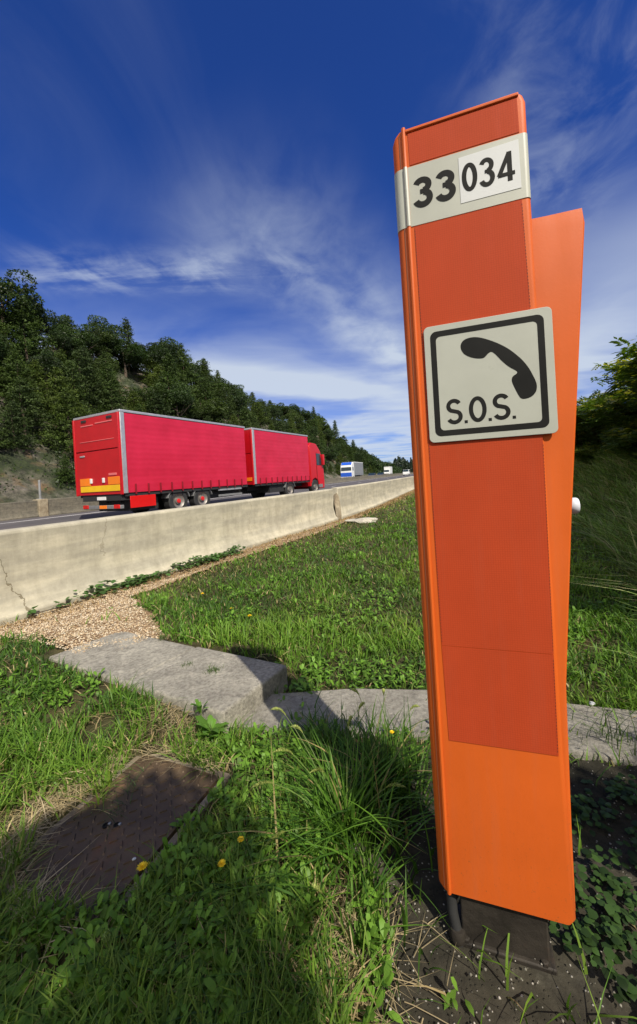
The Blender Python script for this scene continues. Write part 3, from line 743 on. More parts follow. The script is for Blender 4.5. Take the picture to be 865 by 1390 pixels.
def glyph(ch, x, z, w_, h, t, y, name):
    """x,z lower-left of the glyph box, strokes inside the box"""
    b = MB(); ix = w_/2-t/2; cx = x+w_/2
    if ch in '0O':
        ribbon(b, arc(cx, z+h/2, ix, h/2-t/2, 0, 360, 40)[:-1], t, y, closed=True)
    elif ch == '3':
        ru = (h*.47-t)/2+t*.20; rl = (h*.53-t)/2+t*.20
        cu = z+h-t/2-ru; cl = z+t/2+rl
        ribbon(b, arc(cx-w_*.03, cu, ix*.90, ru, 160, -80), t, y)
        ribbon(b, arc(cx-w_*.03, cl, ix, rl, 80, -162), t, y-.00025)
        ribbon(b, [(cx-w_*.14, z+h*.53), (cx+w_*.05, z+h*.53)], t*.72, y-.0005)
    elif ch == '4':
        xr = x+w_*.72
        ribbon(b, [(xr, z), (xr, z+h)], t, y)
        ribbon(b, [(x+t*.25, z+h*.25), (x+w_, z+h*.25)], t*.85, y-.00025)
        ribbon(b, [(x+t*.45, z+h*.24), (xr-t*.1, z+h-t*.4)], t*.9, y-.0005)
    elif ch == 'S':
        ru = (h*.49-t)/2+t*.25; rl = (h*.51-t)/2+t*.25; cu = z+h-t/2-ru; cl = z+t/2+rl
        up = arc(cx, cu, ix*.93, ru, 25, 235, 20); lo = arc(cx, cl, ix, rl, 55, -155, 20)
        ribbon(b, up+lo, t, y)
    elif ch == '.':
        b.box(x, x+w_, y, y+.0008, z, z+w_)
    return b.build(name, M['ink'], band_o if name == 'digit' else sign)
# '33' bold, drawn on the cream band
for k_, gx0 in ((0, -.0020), (1, .0420)): glyph('3', gx0, 1.5395, .0400, .0620, .0122, -.0016, 'digit')
DY = -.0022
def labglyph(ch, x, z, w_, h, t):
    o = glyph(ch, x, z, w_, h, t, DY, 'digit'); o.parent = lab; return o
labglyph('0', .0925, 1.5455, .0285, .0560, .0085); labglyph('3', .1245, 1.5455, .0285, .0560, .0085); labglyph('4', .1555, 1.5450, .0315, .0560, .0085)
# phone sign: flat plate with rounded corners standing proud
def rrect(x0, x1, z0, z1, r, n=6, sk=0):
    p = []
    for cx, cz, a0 in ((x1-r, z0+r, -90), (x1-r, z1-r, 0), (x0+r, z1-r, 90), (x0+r, z0+r, 180)):
        for k in range(n+1):
            a = R(a0+90*k/n); p.append((cx+r*math.cos(a), cz+r*math.sin(a)))
    return [(q[0]+sk*(1.29-q[1]), q[1]) for q in p]
M['signback'] = M['galv']
sign = sheet('phone_sign', rrect(.0035, .2345, 1.0565, 1.2935, .010), M['signwhite'], -.0050, .0030, bevel=.0006)
# black frame
b = MB(); outer = rrect(.0155, .2205, 1.0685, 1.2815, .012, 6); inner = rrect(.0265, .2090, 1.0800, 1.2700, .008, 6)
n = len(outer); yy = -.0053
v = [(p[0], yy, p[1]) for p in outer+inner]+[(p[0], yy+.0006, p[1]) for p in outer+inner]
f = [(k, (k+1) % n, n+(k+1) % n, n+k) for k in range(n)]+[(2*n+k, 3*n+k, 3*n+(k+1) % n, 2*n+(k+1) % n) for k in range(n)]+[(k, 2*n+k, 2*n+(k+1) % n, (k+1) % n) for k in range(n)]+[(n+k, n+(k+1) % n, 3*n+(k+1) % n, 3*n+k) for k in range(n)]
b.add(v, f); b.build('black_border', M['ink'], sign)
HAND = [(0.072, 1.242), (0.074, 1.251), (0.081, 1.257), (0.093, 1.259), (0.106, 1.257), (0.12, 1.251), (0.138, 1.241), (0.156, 1.228), (0.169, 1.215), (0.181, 1.201), (0.191, 1.185), (0.198, 1.168), (0.203, 1.154), (0.203, 1.143), (0.2, 1.135), (0.192, 1.128), (0.182, 1.126), (0.176, 1.127), (0.172, 1.132), (0.166, 1.147), (0.161, 1.161), (0.161, 1.168), (0.164, 1.173), (0.169, 1.175), (0.172, 1.179), (0.168, 1.183), (0.157, 1.191), (0.147, 1.202), (0.139, 1.213), (0.133, 1.221), (0.128, 1.225), (0.123, 1.223), (0.119, 1.219), (0.115, 1.215), (0.11, 1.214), (0.098, 1.216), (0.085, 1.222), (0.076, 1.23)]
def smooth_poly(p, it=2):
    for _ in range(it):
        q = []
        for i in range(len(p)):
            a, b = p[i], p[(i+1) % len(p)]; q += [(a[0]*.75+b[0]*.25, a[1]*.75+b[1]*.25), (a[0]*.25+b[0]*.75, a[1]*.25+b[1]*.75)]
        p = q
    return p
sheet('telephone_handset', smooth_poly(HAND), M['ink'], -.0053, .0006, sign)
SY = -.0053
for ch, x, w_ in (('S', .0385, .0310), ('O', .0815, .0325), ('S', .1245, .0315)): glyph(ch, x, 1.0905, w_, .0510, .0078, SY, 'letter')
for x in (.0725, .1165, .1590): glyph('.', x, 1.0905, .0058, .01, .006, SY, 'letter')
# screws on the sign, small chips on the shell
# white plastic knob on the back edge
kb = MB(); kb.lathe([(.0, -.06), (.0145, -.06), (.0150, .004), (.0165, .006), (.0165, .016), (.0150, .019), (.0, .0195)], (.262, .075, .912), 'x', 20, cap=False); kb.build('side_knob', M['knob'], post, smooth=True)
# steel plinth under the shell
pb = MB(); pb.box(.012, .175, .012, .070, -.30, .135); pb.build('plinth', M['darkmetal'], post, bevel=.004)
pb = MB(); pb.box(.000, .185, .004, .078, -.03, .016); pb.build('base_plate', M['darkmetal'], post, bevel=.003)
for x in (.02, .165):
    qb = MB(); qb.lathe([(.007, .016), (.007, .022), (.004, .023)], (x, .010, 0), 'z', 6); qb.build('bolt', M['darkmetal'], post)
hb = MB(); hb.tube([(-.004, .03, .15), (-.006, .028, .10), (-.005, .022, .06), (.0, .016, .035), (.006, .012, .012), (.006, .012, -.03)], .011, 10); hb.build('cable_conduit', M['rubber'], post, smooth=True)
hb = MB(); hb.lathe([(.017, 0), (.018, .012), (.014, .022)], (.003, .014, .012), 'z', 14); hb.build('conduit_collar', M['darkmetal'], post, smooth=True)

# ------------------------------------------------------------------ vehicles
def paint(name, c, rough=.3, dirt=.25):
    m, nt, b, o = newmat(name); n = noise(nt, 1.2, 6, .65); r = ramp(nt, n.outputs['Fac'], [(.3, [x*.8 for x in c]), (.7, c)])
    nt.links.new(r.outputs['Color'], b.inputs['Base Color']); b.inputs['Roughness'].default_value = rough; return m
def curtain_mat():
    m, nt, b, o = newmat('red_curtain'); n = noise(nt, .9, 7, .6); n2 = noise(nt, 6, 5, .6)
    r = ramp(nt, n.outputs['Fac'], [(.3, (.40, .008, .028)), (.7, (.52, .015, .046))])
    nt.links.new(r.outputs['Color'], b.inputs['Base Color']); b.inputs['Roughness'].default_value = .42
    wv = N(nt, 'ShaderNodeTexWave'); wv.bands_direction = 'Z'; wv.inputs['Scale'].default_value = 1.6; wv.inputs['Distortion'].default_value = 2.0; wv.inputs['Detail'].default_value = 2
    tc = nt.nodes.new('ShaderNodeTexCoord'); nt.links.new(tc.outputs['Object'], wv.inputs[0])
    bump(nt, b, math_n(nt, 'ADD', wv.outputs['Fac'], n.outputs['Fac']), .15, .012); return m
M['curtain'] = curtain_mat(); M['redpaint'] = paint('red_paint', (.50, .006, .012), .35); M['reddark'] = paint('dark_red', (.22, .004, .01), .5)
M['pinkline'] = paint('pink_trim', (.75, .16, .16), .5)
M['alu'] = simple('aluminium', (.42, .42, .43), .4, .5, var=.1); M['chassis'] = simple('chassis_black', (.018, .018, .018), .7)
M['orangeplate'] = paint('orange_plate', (.90, .22, .01), .4); M['yellowplate'] = paint('yellow_plate', (.85, .50, .01), .4)
M['redlamp'] = paint('red_lamp', (.6, .01, .01), .2); M['glass'] = paint('dark_glass', (.02, .035, .045), .08); M['rim'] = simple('wheel_rim', (.22, .2, .18), .5, .5); M['hub'] = paint('red_hub', (.55, .02, .02), .4)
M['white'] = paint('white_paint', (.72, .72, .70), .35); M['blue'] = paint('blue_paint', (.02, .10, .55), .35); M['greyside'] = simple('grey_curtain', (.16, .17, .18), .6); M['navy'] = paint('navy_paint', (.02, .03, .06), .2)
M['plate'] = paint('number_plate', (.75, .75, .72), .4)
def wheel(parent, x, y, z, r, w_, hub=None, side=-1):
    t = MB(); t.lathe([(r*.60, -w_/2), (r*.93, -w_/2), (r, -w_/2+.03), (r, w_/2-.03), (r*.93, w_/2), (r*.60, w_/2)], (0, 0, 0), 'y', 28, cap=False)
    wo = t.build('wheel', M['rubber'], parent, smooth=True); wo.location = (x, y, z)
    q = MB(); q.lathe([(r*.61, -w_/2+.01), (r*.55, -w_/2+.05), (r*.3, -w_/2+.09), (r*.26, -w_/2+.02), (0.001, -w_/2+.01)] if side < 0 else [(r*.61, w_/2-.01), (r*.55, w_/2-.05), (r*.3, w_/2-.09), (r*.26, w_/2-.02), (0.001, w_/2-.01)], (0, 0, 0), 'y', 20, cap=False)
    q.build('rim', M['rim'], wo, smooth=True)
    if hub: h = MB(); h.lathe([(r*.20, 0), (r*.17, side*.04), (.001, side*.045)], (0, side*(w_/2-.015), 0), 'y', 12, cap=False); h.build('hub', hub, wo, smooth=True)
    return wo
def mudguard(parent, x, y, z, r, w_, a0=15, a1=165):
    b = MB(); p = arc(0, 0, r, r, a0, a1, 12)+arc(0, 0, r-.03, r-.03, a1, a0, 12)
    b.prism(p, 'y', -w_/2, w_/2); o = b.build('mudguard', M['alu'], parent); o.location = (x, y, z); return o
M['guard'] = simple('mudguard_grey', (.16, .16, .16), .55)
lor = empty('lorry', (-7.0, 13.7, RZ), math.atan2(.883, .469)); tag(lor, 'long red curtain sided lorry towing a red two axle trailer along the motorway', 'lorry')
ZB, ZT, WD = 1.02, 4.0, 2.78
def box_body(x0, x1, name):
    b = MB(); b.box(x0+.06, x1-.04, .04, WD-.04, ZB+.05, ZT-.05); body = b.build(name, M['redpaint'], lor, bevel=.02)
    for y in (0, WD):   # curtains, gently billowing grid
        xs = np.linspace(x0+.20, x1-.08, 60); zs = np.linspace(ZB-.03, ZT-.12, 20); sgn = -1 if y == 0 else 1
        XX, ZZ = np.meshgrid(xs, zs, indexing='ij'); off = .003*np.sin(ZZ*11+.6*np.sin(XX*2.2))+.02*fbm(XX*1.1, ZZ*1.3)*np.sin((XX-x0)/(x1-x0)*math.pi)
        YY = y+sgn*(.022+off); v = np.stack([XX, YY, ZZ], -1).reshape(-1, 3); n, m = XX.shape
        i, j = np.meshgrid(np.arange(n-1), np.arange(m-1), indexing='ij'); k = (i*m+j).ravel(); f = np.stack([k, k+m, k+m+1, k+1], -1)
        if sgn > 0: f = f[:, ::-1]
        mesh_np('curtain', v, f, M['curtain'], lor, smooth=True)
    b = MB(); b.box(x0+.01, x1, -.03, WD+.03, ZT-.10, ZT); b.build('roof_rail', M['alu'], lor, bevel=.02)
    for y0 in (-.035, WD-.08): b = MB(); b.box(x0+.02, x0+.19, y0, y0+.115, ZB-.05, ZT-.10); b.build('corner_post', M['alu'], lor, bevel=.015)
    b = MB(); b.box(x0+.1, x1, .02, WD-.02, ZB-.16, ZB+.04); b.build('side_rail', M['chassis'], lor)
    for k in range(int((x1-x0)/.55)):
        xx = x0+.45+k*.55
        b = MB(); b.box(xx, xx+.06, -.075, -.05, ZB-.10, ZB+.28); b.build('curtain_strap', M['reddark'], lor, bevel=.004)
    return body
bt = box_body(0, 7.06, 'trailer_box'); bf = box_body(7.62, 13.7, 'truck_box')
# trailer rear doors
def rear(x, full=True):
    b = MB(); b.box(x-.03, x+.02, .06, WD-.06, ZB+1.62, ZT-.12); d = b.build('rear_door', M['redpaint'], lor, bevel=.01)
    b = MB(); b.box(x-.035, x+.02, .06, WD-.06, ZB-.06, ZB+1.58); d2_ = b.build('rear_door', M['redpaint'], lor, bevel=.01)
    b = MB(); b.box(x-.05, x+.03, .0, .10, ZB-.08, ZT-.1); b.build('door_frame', M['redpaint'], lor, bevel=.01)
    b = MB(); b.box(x-.05, x+.03, WD-.10, WD, ZB-.08, ZT-.1); b.build('door_frame', M['redpaint'], lor, bevel=.01)
    return d, d2_
d, dd = rear(0)
for z, y0, y1 in ((3.62, .35, 1.35), (3.58, 1.5, 2.25)): b = MB(); b.box(-.045, -.03, y0, y1, z, z+.035); b.build('reflective_strip', M['pinkline'], d)
b = MB(); b.box(-.042, -.03, .3, 2.35, 2.98, 3.0); b.build('reflective_strip', M['pinkline'], d)
for y in (.35, 1.9): b = MB(); b.box(-.06, -.03, y, y+.3, ZT-.26, ZT-.18); b.build('hinge', M['chassis'], d, bevel=.005)
b = MB(); b.box(-.06, -.035, 2.1, 2.4, 2.42, 2.48); b.build('handle', M['alu'], dd, bevel=.01)
for y0, y1 in ((.08, .75), (1.80, 2.47)): b = MB(); b.box(-.055, -.035, y0, y1, 1.32, 1.60); b.build('reflective_board', M['orangeplate'], dd, bevel=.004)
b = MB(); b.box(-.06, -.035, .10, 2.45, 1.08, 1.30); b.build('reflective_board', M['yellowplate'], dd, bevel=.004)
for y in (.95, 1.70): b = MB(); b.box(-.075, -.035, y, y+.12, 1.40, 1.58); b.build('door_buffer', M['plate'], dd, bevel=.01)
b = MB(); b.box(-.05, -.035, .25, .70, 1.66, 1.74); b.build('door_plate', M['pinkline'], dd)
b = MB(); b.box(.0, .35, .1, 2.45, .72, .94); b.build('rear_beam', M['chassis'], lor, bevel=.01)
b = MB(); b.box(-.03, .12, .15, 2.4, .42, .56); b.build('bumper', M['guard'], lor, bevel=.02)
for y in (.18, 2.05): b = MB(); b.box(-.06, -.02, y, y+.32, .44, .58); b.build('tail_lamp', M['redlamp'], lor, bevel=.01)
b = MB(); b.box(-.02, .0, 1.0, 1.52, .76, .88); b.build('number_plate', M['plate'], lor)
b = MB(); b.box(-.05, -.03, .95, 1.35, .44, .56); b.build('marker_plate', M['orangeplate'], lor)
b = MB(); b.box(.25, 1.35, -.02, .0, .42, .86); b.build('side_board', M['redlamp'], lor, bevel=.01)
# front box rear face
d, dd = rear(7.62); b = MB(); b.box(7.56, 7.585, .1, .75, 1.15, 1.34); b.build('reflective_board', M['orangeplate'], dd, bevel=.004)
# running gear
b = MB(); b.box(.4, 6.9, .75, .95, .62, .92); b.box(.4, 6.9, 1.6, 1.8, .62, .92); b.box(6.6, 8.2, 1.1, 1.45, .55, .75); b.box(7.9, 14.2, .75, .95, .62, .96); b.box(7.9, 14.2, 1.6, 1.8, .62, .96)
b.box(.5, 1.7, .3, 2.25, .3, .75); b.box(4.4, 6.3, .35, 2.2, .45, .82); b.box(9.2, 11.0, .15, 2.4, .42, .9); b.build('chassis', M['chassis'], lor)
b = MB(); b.box(4.9, 6.6, .02, .07, .78, .88); b.build('side_guard', M['alu'], lor, bevel=.01)
b = MB(); b.box(4.9, 6.6, .02, .07, .50, .60); b.build('side_guard', M['guard'], lor, bevel=.01)
for x in (2.55, 3.9): 
    for y, s_ in ((.26, -1), (WD-.26, 1)): wheel(lor, x, y, .5, .50, .38, M['hub'], s_)
    m_ = mudguard(lor, x, .24, .5, .60, .42); m_.data.materials[0] = M['guard']
for x in (9.0, 10.3) if False else (11.2,):
    for y, s_ in ((.30, -1), (WD-.30, 1)): wheel(lor, x, y, .5, .50, .52, None, s_)
    m_ = mudguard(lor, x, .26, .5, .60, .5); m_.data.materials[0] = M['guard']
for y, s_ in ((.22, -1), (WD-.22, 1)): wheel(lor, 14.55, y, .5, .50, .32, None, s_)
# cab
b = MB(); prof = [(13.85, .55), (13.85, 3.30), (14.15, 3.55), (14.9, 3.50), (15.45, 3.05), (15.72, 2.55), (15.90, 1.6), (15.95, .9), (15.9, .35), (15.15, .35), (15.08, .72), (14.9, .98), (14.55, 1.1), (14.2, .98), (14.02, .72), (13.98, .55)]
b.prism(prof, 'y', .04, WD-.04); cab = b.build('cab', M['redpaint'], lor, bevel=.06, seg=3)
b = MB(); b.prism([(14.85, 2.0), (14.80, 2.82), (15.38, 2.82), (15.62, 2.0)], 'y', .02, .045); b.build('side_window', M['glass'], cab, bevel=.004)
b = MB(); b.prism([(15.50, 2.95), (15.755, 2.45), (15.86, 1.85), (15.875, 1.85), (15.775, 2.45), (15.52, 2.97)], 'y', .14, WD-.14); b.build('windscreen', M['glass'], cab)
b = MB(); b.box(15.5, 15.72, -.16, .02, 2.0, 2.75); b.build('mirror', M['redpaint'], cab, bevel=.03)
b = MB(); b.box(14.82, 14.84, .02, .06, .8, 2.9); b.build('door_seam', M['chassis'], cab)
b = MB(); b.box(13.9, 14.0, -.0, .6, .8, 3.2); b.build('side_fairing', M['redpaint'], cab, bevel=.02)
b = MB(); b.box(15.1, 15.6, .03, .12, .42, .66); b.build('step', M['guard'], cab, bevel=.01)

def at_px(u, s, d):
    x, y = sd(s, d); t = float(path(s)[2]); return float(x), float(y), t
def s_for_px(u, d, s0=20, s1=400, horizon=True):
    """s where the point d left of the barrier foot lies in direction u"""
    best = None
    for s in np.arange(s0, s1, .5):
        x, y = sd(s, d); uu = 432.5+F*x/y
        if best is None or abs(uu-u) < best[0]: best = (abs(uu-u), s)
    return float(best[1])
# oncoming white lorry with blue front
def place(root, s, d, rev):
    x, y, t = at_px(0, s, d); root.location = (x, y, RZ); root.rotation_euler.z = math.pi/2-t+(math.pi if rev else 0)
bl = empty('lorry'); tag(bl, 'white box lorry with blue cab front coming the other way', 'lorry')
b = MB(); b.box(-9, -.2, -1.27, 1.27, 1.05, 4.0); bb = b.build('cargo_box', M['greyside'], bl, bevel=.04)
b = MB(); b.box(-9.02, -.18, -1.29, 1.29, 3.9, 4.03); b.build('roof_rail', M['white'], bb, bevel=.01)
for k in range(15): b = MB(); b.box(-8.8+k*.6, -8.77+k*.6, 1.27, 1.285, 1.1, 3.9); b.build('side_rib', M['alu'], bb)
b = MB(); b.prism([(-.2, .45), (-.2, 3.5), (.1, 3.95), (1.1, 3.9), (1.75, 3.3), (2.0, 2.1), (2.05, .45)], 'y', -1.24, 1.24); cb_ = b.build('cab', M['white'], bl, bevel=.06)
b = MB(); b.prism([(1.62, 3.3), (1.86, 2.75), (1.98, 2.15), (2.02, 2.15), (1.90, 2.75), (1.66, 3.32)], 'y', -1.12, 1.12); b.build('windscreen', M['glass'], cb_)
b = MB(); b.box(1.98, 2.07, -1.2, 1.2, .9, 1.75); b.build('grille', M['blue'], cb_, bevel=.02)
b = MB(); b.prism([(1.15, 3.90), (1.72, 3.36), (1.76, 3.40), (1.2, 3.96)], 'y', -1.1, 1.1); b.build('sun_visor', M['blue'], cb_)
for y in (-1, .7): b = MB(); b.box(2.0, 2.08, y, y+.3, .6, .8); b.build('headlight', M['plate'], cb_, bevel=.01)
b = MB(); b.box(.5, 1.3, 1.24, 1.255, 2.15, 2.9); b.build('side_window', M['glass'], cb_)
for x in (-7.5, -6.2, 1.0):
    for y, s_ in ((-1.08, -1), (1.08, 1)): wheel(bl, x, y, .5, .5, .34, None, s_)
b = MB(); b.box(-8.8, 1.5, -.5, .5, .5, 1.05); b.build('chassis', M['chassis'], bl)
place(bl, s_for_px(474, 19.6), 19.6, True)
bx = empty('box_truck'); tag(bx, 'small white box truck far off on the opposite carriageway', 'truck')
b = MB(); b.box(-6, -.1, -1.2, 1.2, .9, 3.7); b.build('cargo_box', M['white'], bx, bevel=.04)
b = MB(); b.prism([(-.1, .4), (-.1, 2.5), (.9, 2.55), (1.4, 1.6), (1.85, 1.35), (1.9, .4)], 'y', -1.05, 1.05); q_ = b.build('cab', M['white'], bx, bevel=.05)
b = MB(); b.prism([(.98, 2.42), (1.42, 1.62), (1.47, 1.62), (1.03, 2.45)], 'y', -.95, .95); b.build('windscreen', M['glass'], q_)
b = MB(); b.box(1.88, 1.93, -.9, .9, .6, .95); b.build('grille', M['chassis'], q_)
for x in (-4.5, 1.0):
    for y, s_ in ((-.95, -1), (.95, 1)): wheel(bx, x, y, .42, .42, .28, None, s_)
place(bx, s_for_px(526, 22.5), 22.5, True)
def car(label, cat, mat, s, d, rev, van=False, name='car', group=None):
    r_ = empty(name); tag(r_, label, cat, group)
    if van: prof = [(-2.4, .35), (-2.45, 1.0), (-2.3, 1.95), (.9, 2.0), (1.6, 1.25), (2.35, 1.05), (2.45, .35)]; gl = [(-2.1, 1.25), (-2.05, 1.8), (.8, 1.85), (1.35, 1.28)]; ws = [(.98, 1.93), (1.60, 1.32), (1.66, 1.33), (1.04, 1.97)]; hw = .95
    else: prof = [(-2.1, .3), (-2.15, .85), (-1.9, 1.0), (-1.3, 1.40), (.2, 1.43), (1.0, .98), (2.0, .80), (2.1, .3)]; gl = [(-1.6, .98), (-1.2, 1.32), (.15, 1.35), (.8, .98)]; ws = [(.28, 1.42), (1.02, 1.0), (1.07, 1.01), (.33, 1.45)]; hw = .85
    b = MB(); b.prism(prof, 'y', -hw, hw); body = b.build('body', mat, r_, bevel=.07, seg=3)
    for y0, y1 in ((-hw-.005, -hw+.02), (hw-.02, hw+.005)): b = MB(); b.prism(gl, 'y', y0, y1); b.build('side_window', M['glass'], body)
    b = MB(); b.prism(ws, 'y', -hw+.1, hw-.1); b.build('windscreen', M['glass'], body)
    b = MB(); b.prism([(p[0]*-.93-.3 if not van else -p[0]*.0-2.30-.02*i, p[1]-.05) for i, p in enumerate(ws)] if False else ([(-2.43, 1.2), (-2.33, 1.85), (-2.37, 1.86), (-2.48, 1.2)] if van else [(-1.88, 1.04), (-1.34, 1.38), (-1.38, 1.42), (-1.94, 1.06)]), 'y', -hw+.12, hw-.12); b.build('rear_window', M['glass'], body)
    for y in (-hw+.06, hw-.34):
        b = MB(); b.box(2.0 if not van else 2.36, 2.12 if not van else 2.47, y, y+.28, .62, .78); b.build('headlight', M['plate'], body, bevel=.01)
        b = MB(); b.box(-2.18 if not van else -2.48, -2.1 if not van else -2.4, y, y+.2, .70, .88); b.build('tail_light', M['redlamp'], body, bevel=.01)
    for x in (-1.35, 1.35):
        for y, s_ in ((-hw+.08, -1), (hw-.08, 1)): wheel(r_, x, y, .32, .32, .2, None, s_)
    place(r_, s, d, rev)
car('dark navy car on the opposite carriageway right of the white and blue lorry', 'car', M['navy'], s_for_px(505, 20.5), 20.5, True)
car('dark car on the opposite carriageway between the two white trucks', 'car', M['navy'], s_for_px(514, 19.6)+4, 19.6, True)
car('white van far off on the near carriageway by the dark bush', 'van', M['white'], s_for_px(552, 13), 13, True, True, 'van')
car('dark blue car behind the median wall at the left edge of the picture', 'car', M['navy'], s_for_px(-4, 21), 21, True)

# ------------------------------------------------------------------ foliage
def quads_np(P, size, aspect=1.0, rnd=None, normal_bias=None, bend=None):
    """random oriented leaf rhombs at P; returns verts (N,4,3)"""
    n = len(P); d = rng.normal(size=(n, 3)); d /= np.linalg.norm(d, axis=1)[:, None]
    if normal_bias is not None: d = d+normal_bias; d /= np.linalg.norm(d, axis=1)[:, None]
    e = np.cross(d, rng.normal(size=(n, 3))); e /= np.linalg.norm(e, axis=1)[:, None]; g = np.cross(d, e)
    s_ = (size*rng.uniform(.6, 1.35, n))[:, None]
    return np.stack([P-e*s_, P-g*s_*aspect, P+e*s_, P+g*s_*aspect], 1)
def quadmesh(name, Q, C, mat, parent=None):
    n = len(Q); f = np.arange(n*4).reshape(n, 4)
    return mesh_np(name, Q.reshape(-1, 3), f, mat, parent, col=np.repeat(C, 4, 0))
def make_crown_pine(H=6.0, seed=1, spread=1.0, dens=1.0, base=.12):
    P = []; Dn = []; C = []
    z = base*H
    while z < H*.985:
        t = (z-base*H)/(H*(1-base)); Rr = spread*(1.9*(1-t)**.75+.12)*rng.uniform(.8, 1.15)
        nb = int(rng.integers(6, 9)); a0 = rng.uniform(0, 6.28)
        for k in range(nb):
            a = a0+6.28*k/nb+rng.uniform(-.3, .3); L = Rr*rng.uniform(.6, 1.15); m_ = max(4, int(L*54*dens))
            tt = rng.uniform(.15, 1, m_)**.7; droop = rng.uniform(-.05, .35)
            x = np.cos(a)*L*tt; y = np.sin(a)*L*tt; zz = z+L*tt*droop+rng.normal(0, .05, m_)
            wv = .10+.12*L*tt*.5
            P.append(np.stack([x+rng.normal(0, 1, m_)*wv, y+rng.normal(0, 1, m_)*wv, zz+rng.normal(0, .06, m_)], -1))
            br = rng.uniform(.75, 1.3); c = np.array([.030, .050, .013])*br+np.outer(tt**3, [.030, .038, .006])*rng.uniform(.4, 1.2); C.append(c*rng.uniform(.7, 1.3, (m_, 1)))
        z += rng.uniform(.22, .36)
    P = np.concatenate(P); C = np.concatenate(C); return quads_np(P, .105, .36), C
def make_crown_oak(H=6.0, seed=1, wide=1.0, dens=1.0, tone=1.0):
    P = []; C = []
    nb = 26
    for k in range(nb):
        u = rng.normal(size=3); u /= np.linalg.norm(u); rr = rng.uniform(.45, 1.0)
        c = np.array([u[0]*rr*1.75*wide, u[1]*rr*1.75*wide, H*.60+u[2]*rr*H*.33]); r_ = rng.uniform(.45, .95)
        m_ = int(520*dens*r_*r_)+120; q = rng.normal(size=(m_, 3)); q /= np.linalg.norm(q, axis=1)[:, None]; q *= (rng.uniform(.55, 1.08, m_)**.5)[:, None]
        P.append(c+q*r_*np.array([1, 1, .75])); br = rng.uniform(.7, 1.35)*tone
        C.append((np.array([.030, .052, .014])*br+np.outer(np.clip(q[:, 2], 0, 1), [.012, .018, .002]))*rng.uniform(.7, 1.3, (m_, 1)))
    P = np.concatenate(P); C = np.concatenate(C); return quads_np(P, .075, .62), C
def trunk_mb(H, r_, limbs=5, top=.9, lean=.03):
    b = MB(); p = [(0, 0, -.5)]+[(lean*H*math.sin(t*3)*t, lean*H*math.cos(t*4)*t, H*top*t) for t in (.15, .35, .6, .85, 1)]
    b.tube(p, r_, 7, r_*.15)
    for k in range(limbs):
        a = 6.28*k/limbs+random.uniform(-.4, .4); z = H*random.uniform(.25, .6); L = H*.28
        b.tube([(0, 0, z), (math.cos(a)*L*.5, math.sin(a)*L*.5, z+L*.35), (math.cos(a)*L, math.sin(a)*L, z+L*.8)], r_*.4, 5, r_*.08)
    return b
PINE = []; OAK = []
for i in range(5):
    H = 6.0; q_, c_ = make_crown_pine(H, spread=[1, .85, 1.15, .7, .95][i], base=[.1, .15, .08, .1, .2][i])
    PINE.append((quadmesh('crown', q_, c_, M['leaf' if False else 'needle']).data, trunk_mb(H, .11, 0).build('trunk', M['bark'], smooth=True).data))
for i in range(4):
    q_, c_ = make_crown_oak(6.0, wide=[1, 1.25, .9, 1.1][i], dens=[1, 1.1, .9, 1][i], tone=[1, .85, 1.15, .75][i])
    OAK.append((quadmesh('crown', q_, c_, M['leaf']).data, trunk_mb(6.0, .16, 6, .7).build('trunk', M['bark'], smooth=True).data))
for o in [o for o in bpy.data.objects if o.name.split('.')[0] in ('crown', 'trunk') and o.parent is None]: bpy.data.objects.remove(o)
def tree(kind, var, x, y, z, H, wsc, label, cat='tree', group=None, rz=None):
    r_ = empty(kind, (x, y, z), random.uniform(0, 6.28) if rz is None else rz); r_.scale = (H/6*wsc, H/6*wsc, H/6)
    crown, trunk = (PINE if kind == 'pine_tree' else OAK)[var]
    for nm, me in (('crown', crown), ('trunk', trunk)):
        o = bpy.data.objects.new(nm, me); COL.objects.link(o); o.parent = r_
    tag(r_, label, cat, group); return r_
def px_of(x, y, z):
    # forward projection of a world point (pixel of the 865 x 1390 frame)
    d_ = Vector((x, y, z-EYE)); cx = d_.dot(right); cy = d_.dot(up0); cz = -d_.dot(back0)
    return 432.5+F*cx/cz, 650-F*cy/cz
def rock_zone(x, y, z):
    u, v = px_of(x, y, z)
    return (-20 < u < 75 and 608 < v < 700) or (150 < u < 205 and 505 < v < 560)
placed = []
# skyline individuals first: (u, kind, d, height, width, var, label)
sky_trees = [
 (14, 'broadleaf_tree', 56, 13.0, 1.05, 3, 'big dark rounded tree on the hilltop at the left edge of the picture'),
 (52, 'broadleaf_tree', 57, 9.0, 1.0, 0, 'dark rounded tree on the skyline just right of the big one at the left edge'),
 (82, 'broadleaf_tree', 58, 7.0, .9, 1, 'bushy tree on the hill skyline above the lorry rear doors'),
 (150, 'broadleaf_tree', 57, 11.0, .95, 2, 'tall open crowned tree standing out on the skyline above the trailer rear corner'),
 (236, 'broadleaf_tree', 57, 11.0, 1.1, 0, 'wide spreading tree on the skyline above the middle of the red trailer'),
 (298, 'broadleaf_tree', 57, 9.2, 1.0, 2, 'rounded tree on the skyline above the front end of the red trailer'),
 (340, 'broadleaf_tree', 57, 6.5, .9, 1, 'thin leafy tree on the skyline above the gap between trailer and truck'),
 (431, 'pine_tree', 52, 13.5, .75, 3, 'taller pointed conifer on the skyline above the red cab'),
 (459, 'pine_tree', 50, 13, .75, 1, 'pointed conifer on the skyline above the white and blue lorry'),
]
for (u, kd, d, H, wsc, var, lab_) in sky_trees:
    s = s_for_px(u, d, 5, 420); x, y = sd(s, d); z = float(hill_z(np.array([s]), np.array([d]))[0]); tree(kd, var, float(x), float(y), z-.3, H, wsc, lab_); placed.append((float(x), float(y)))
cand = []
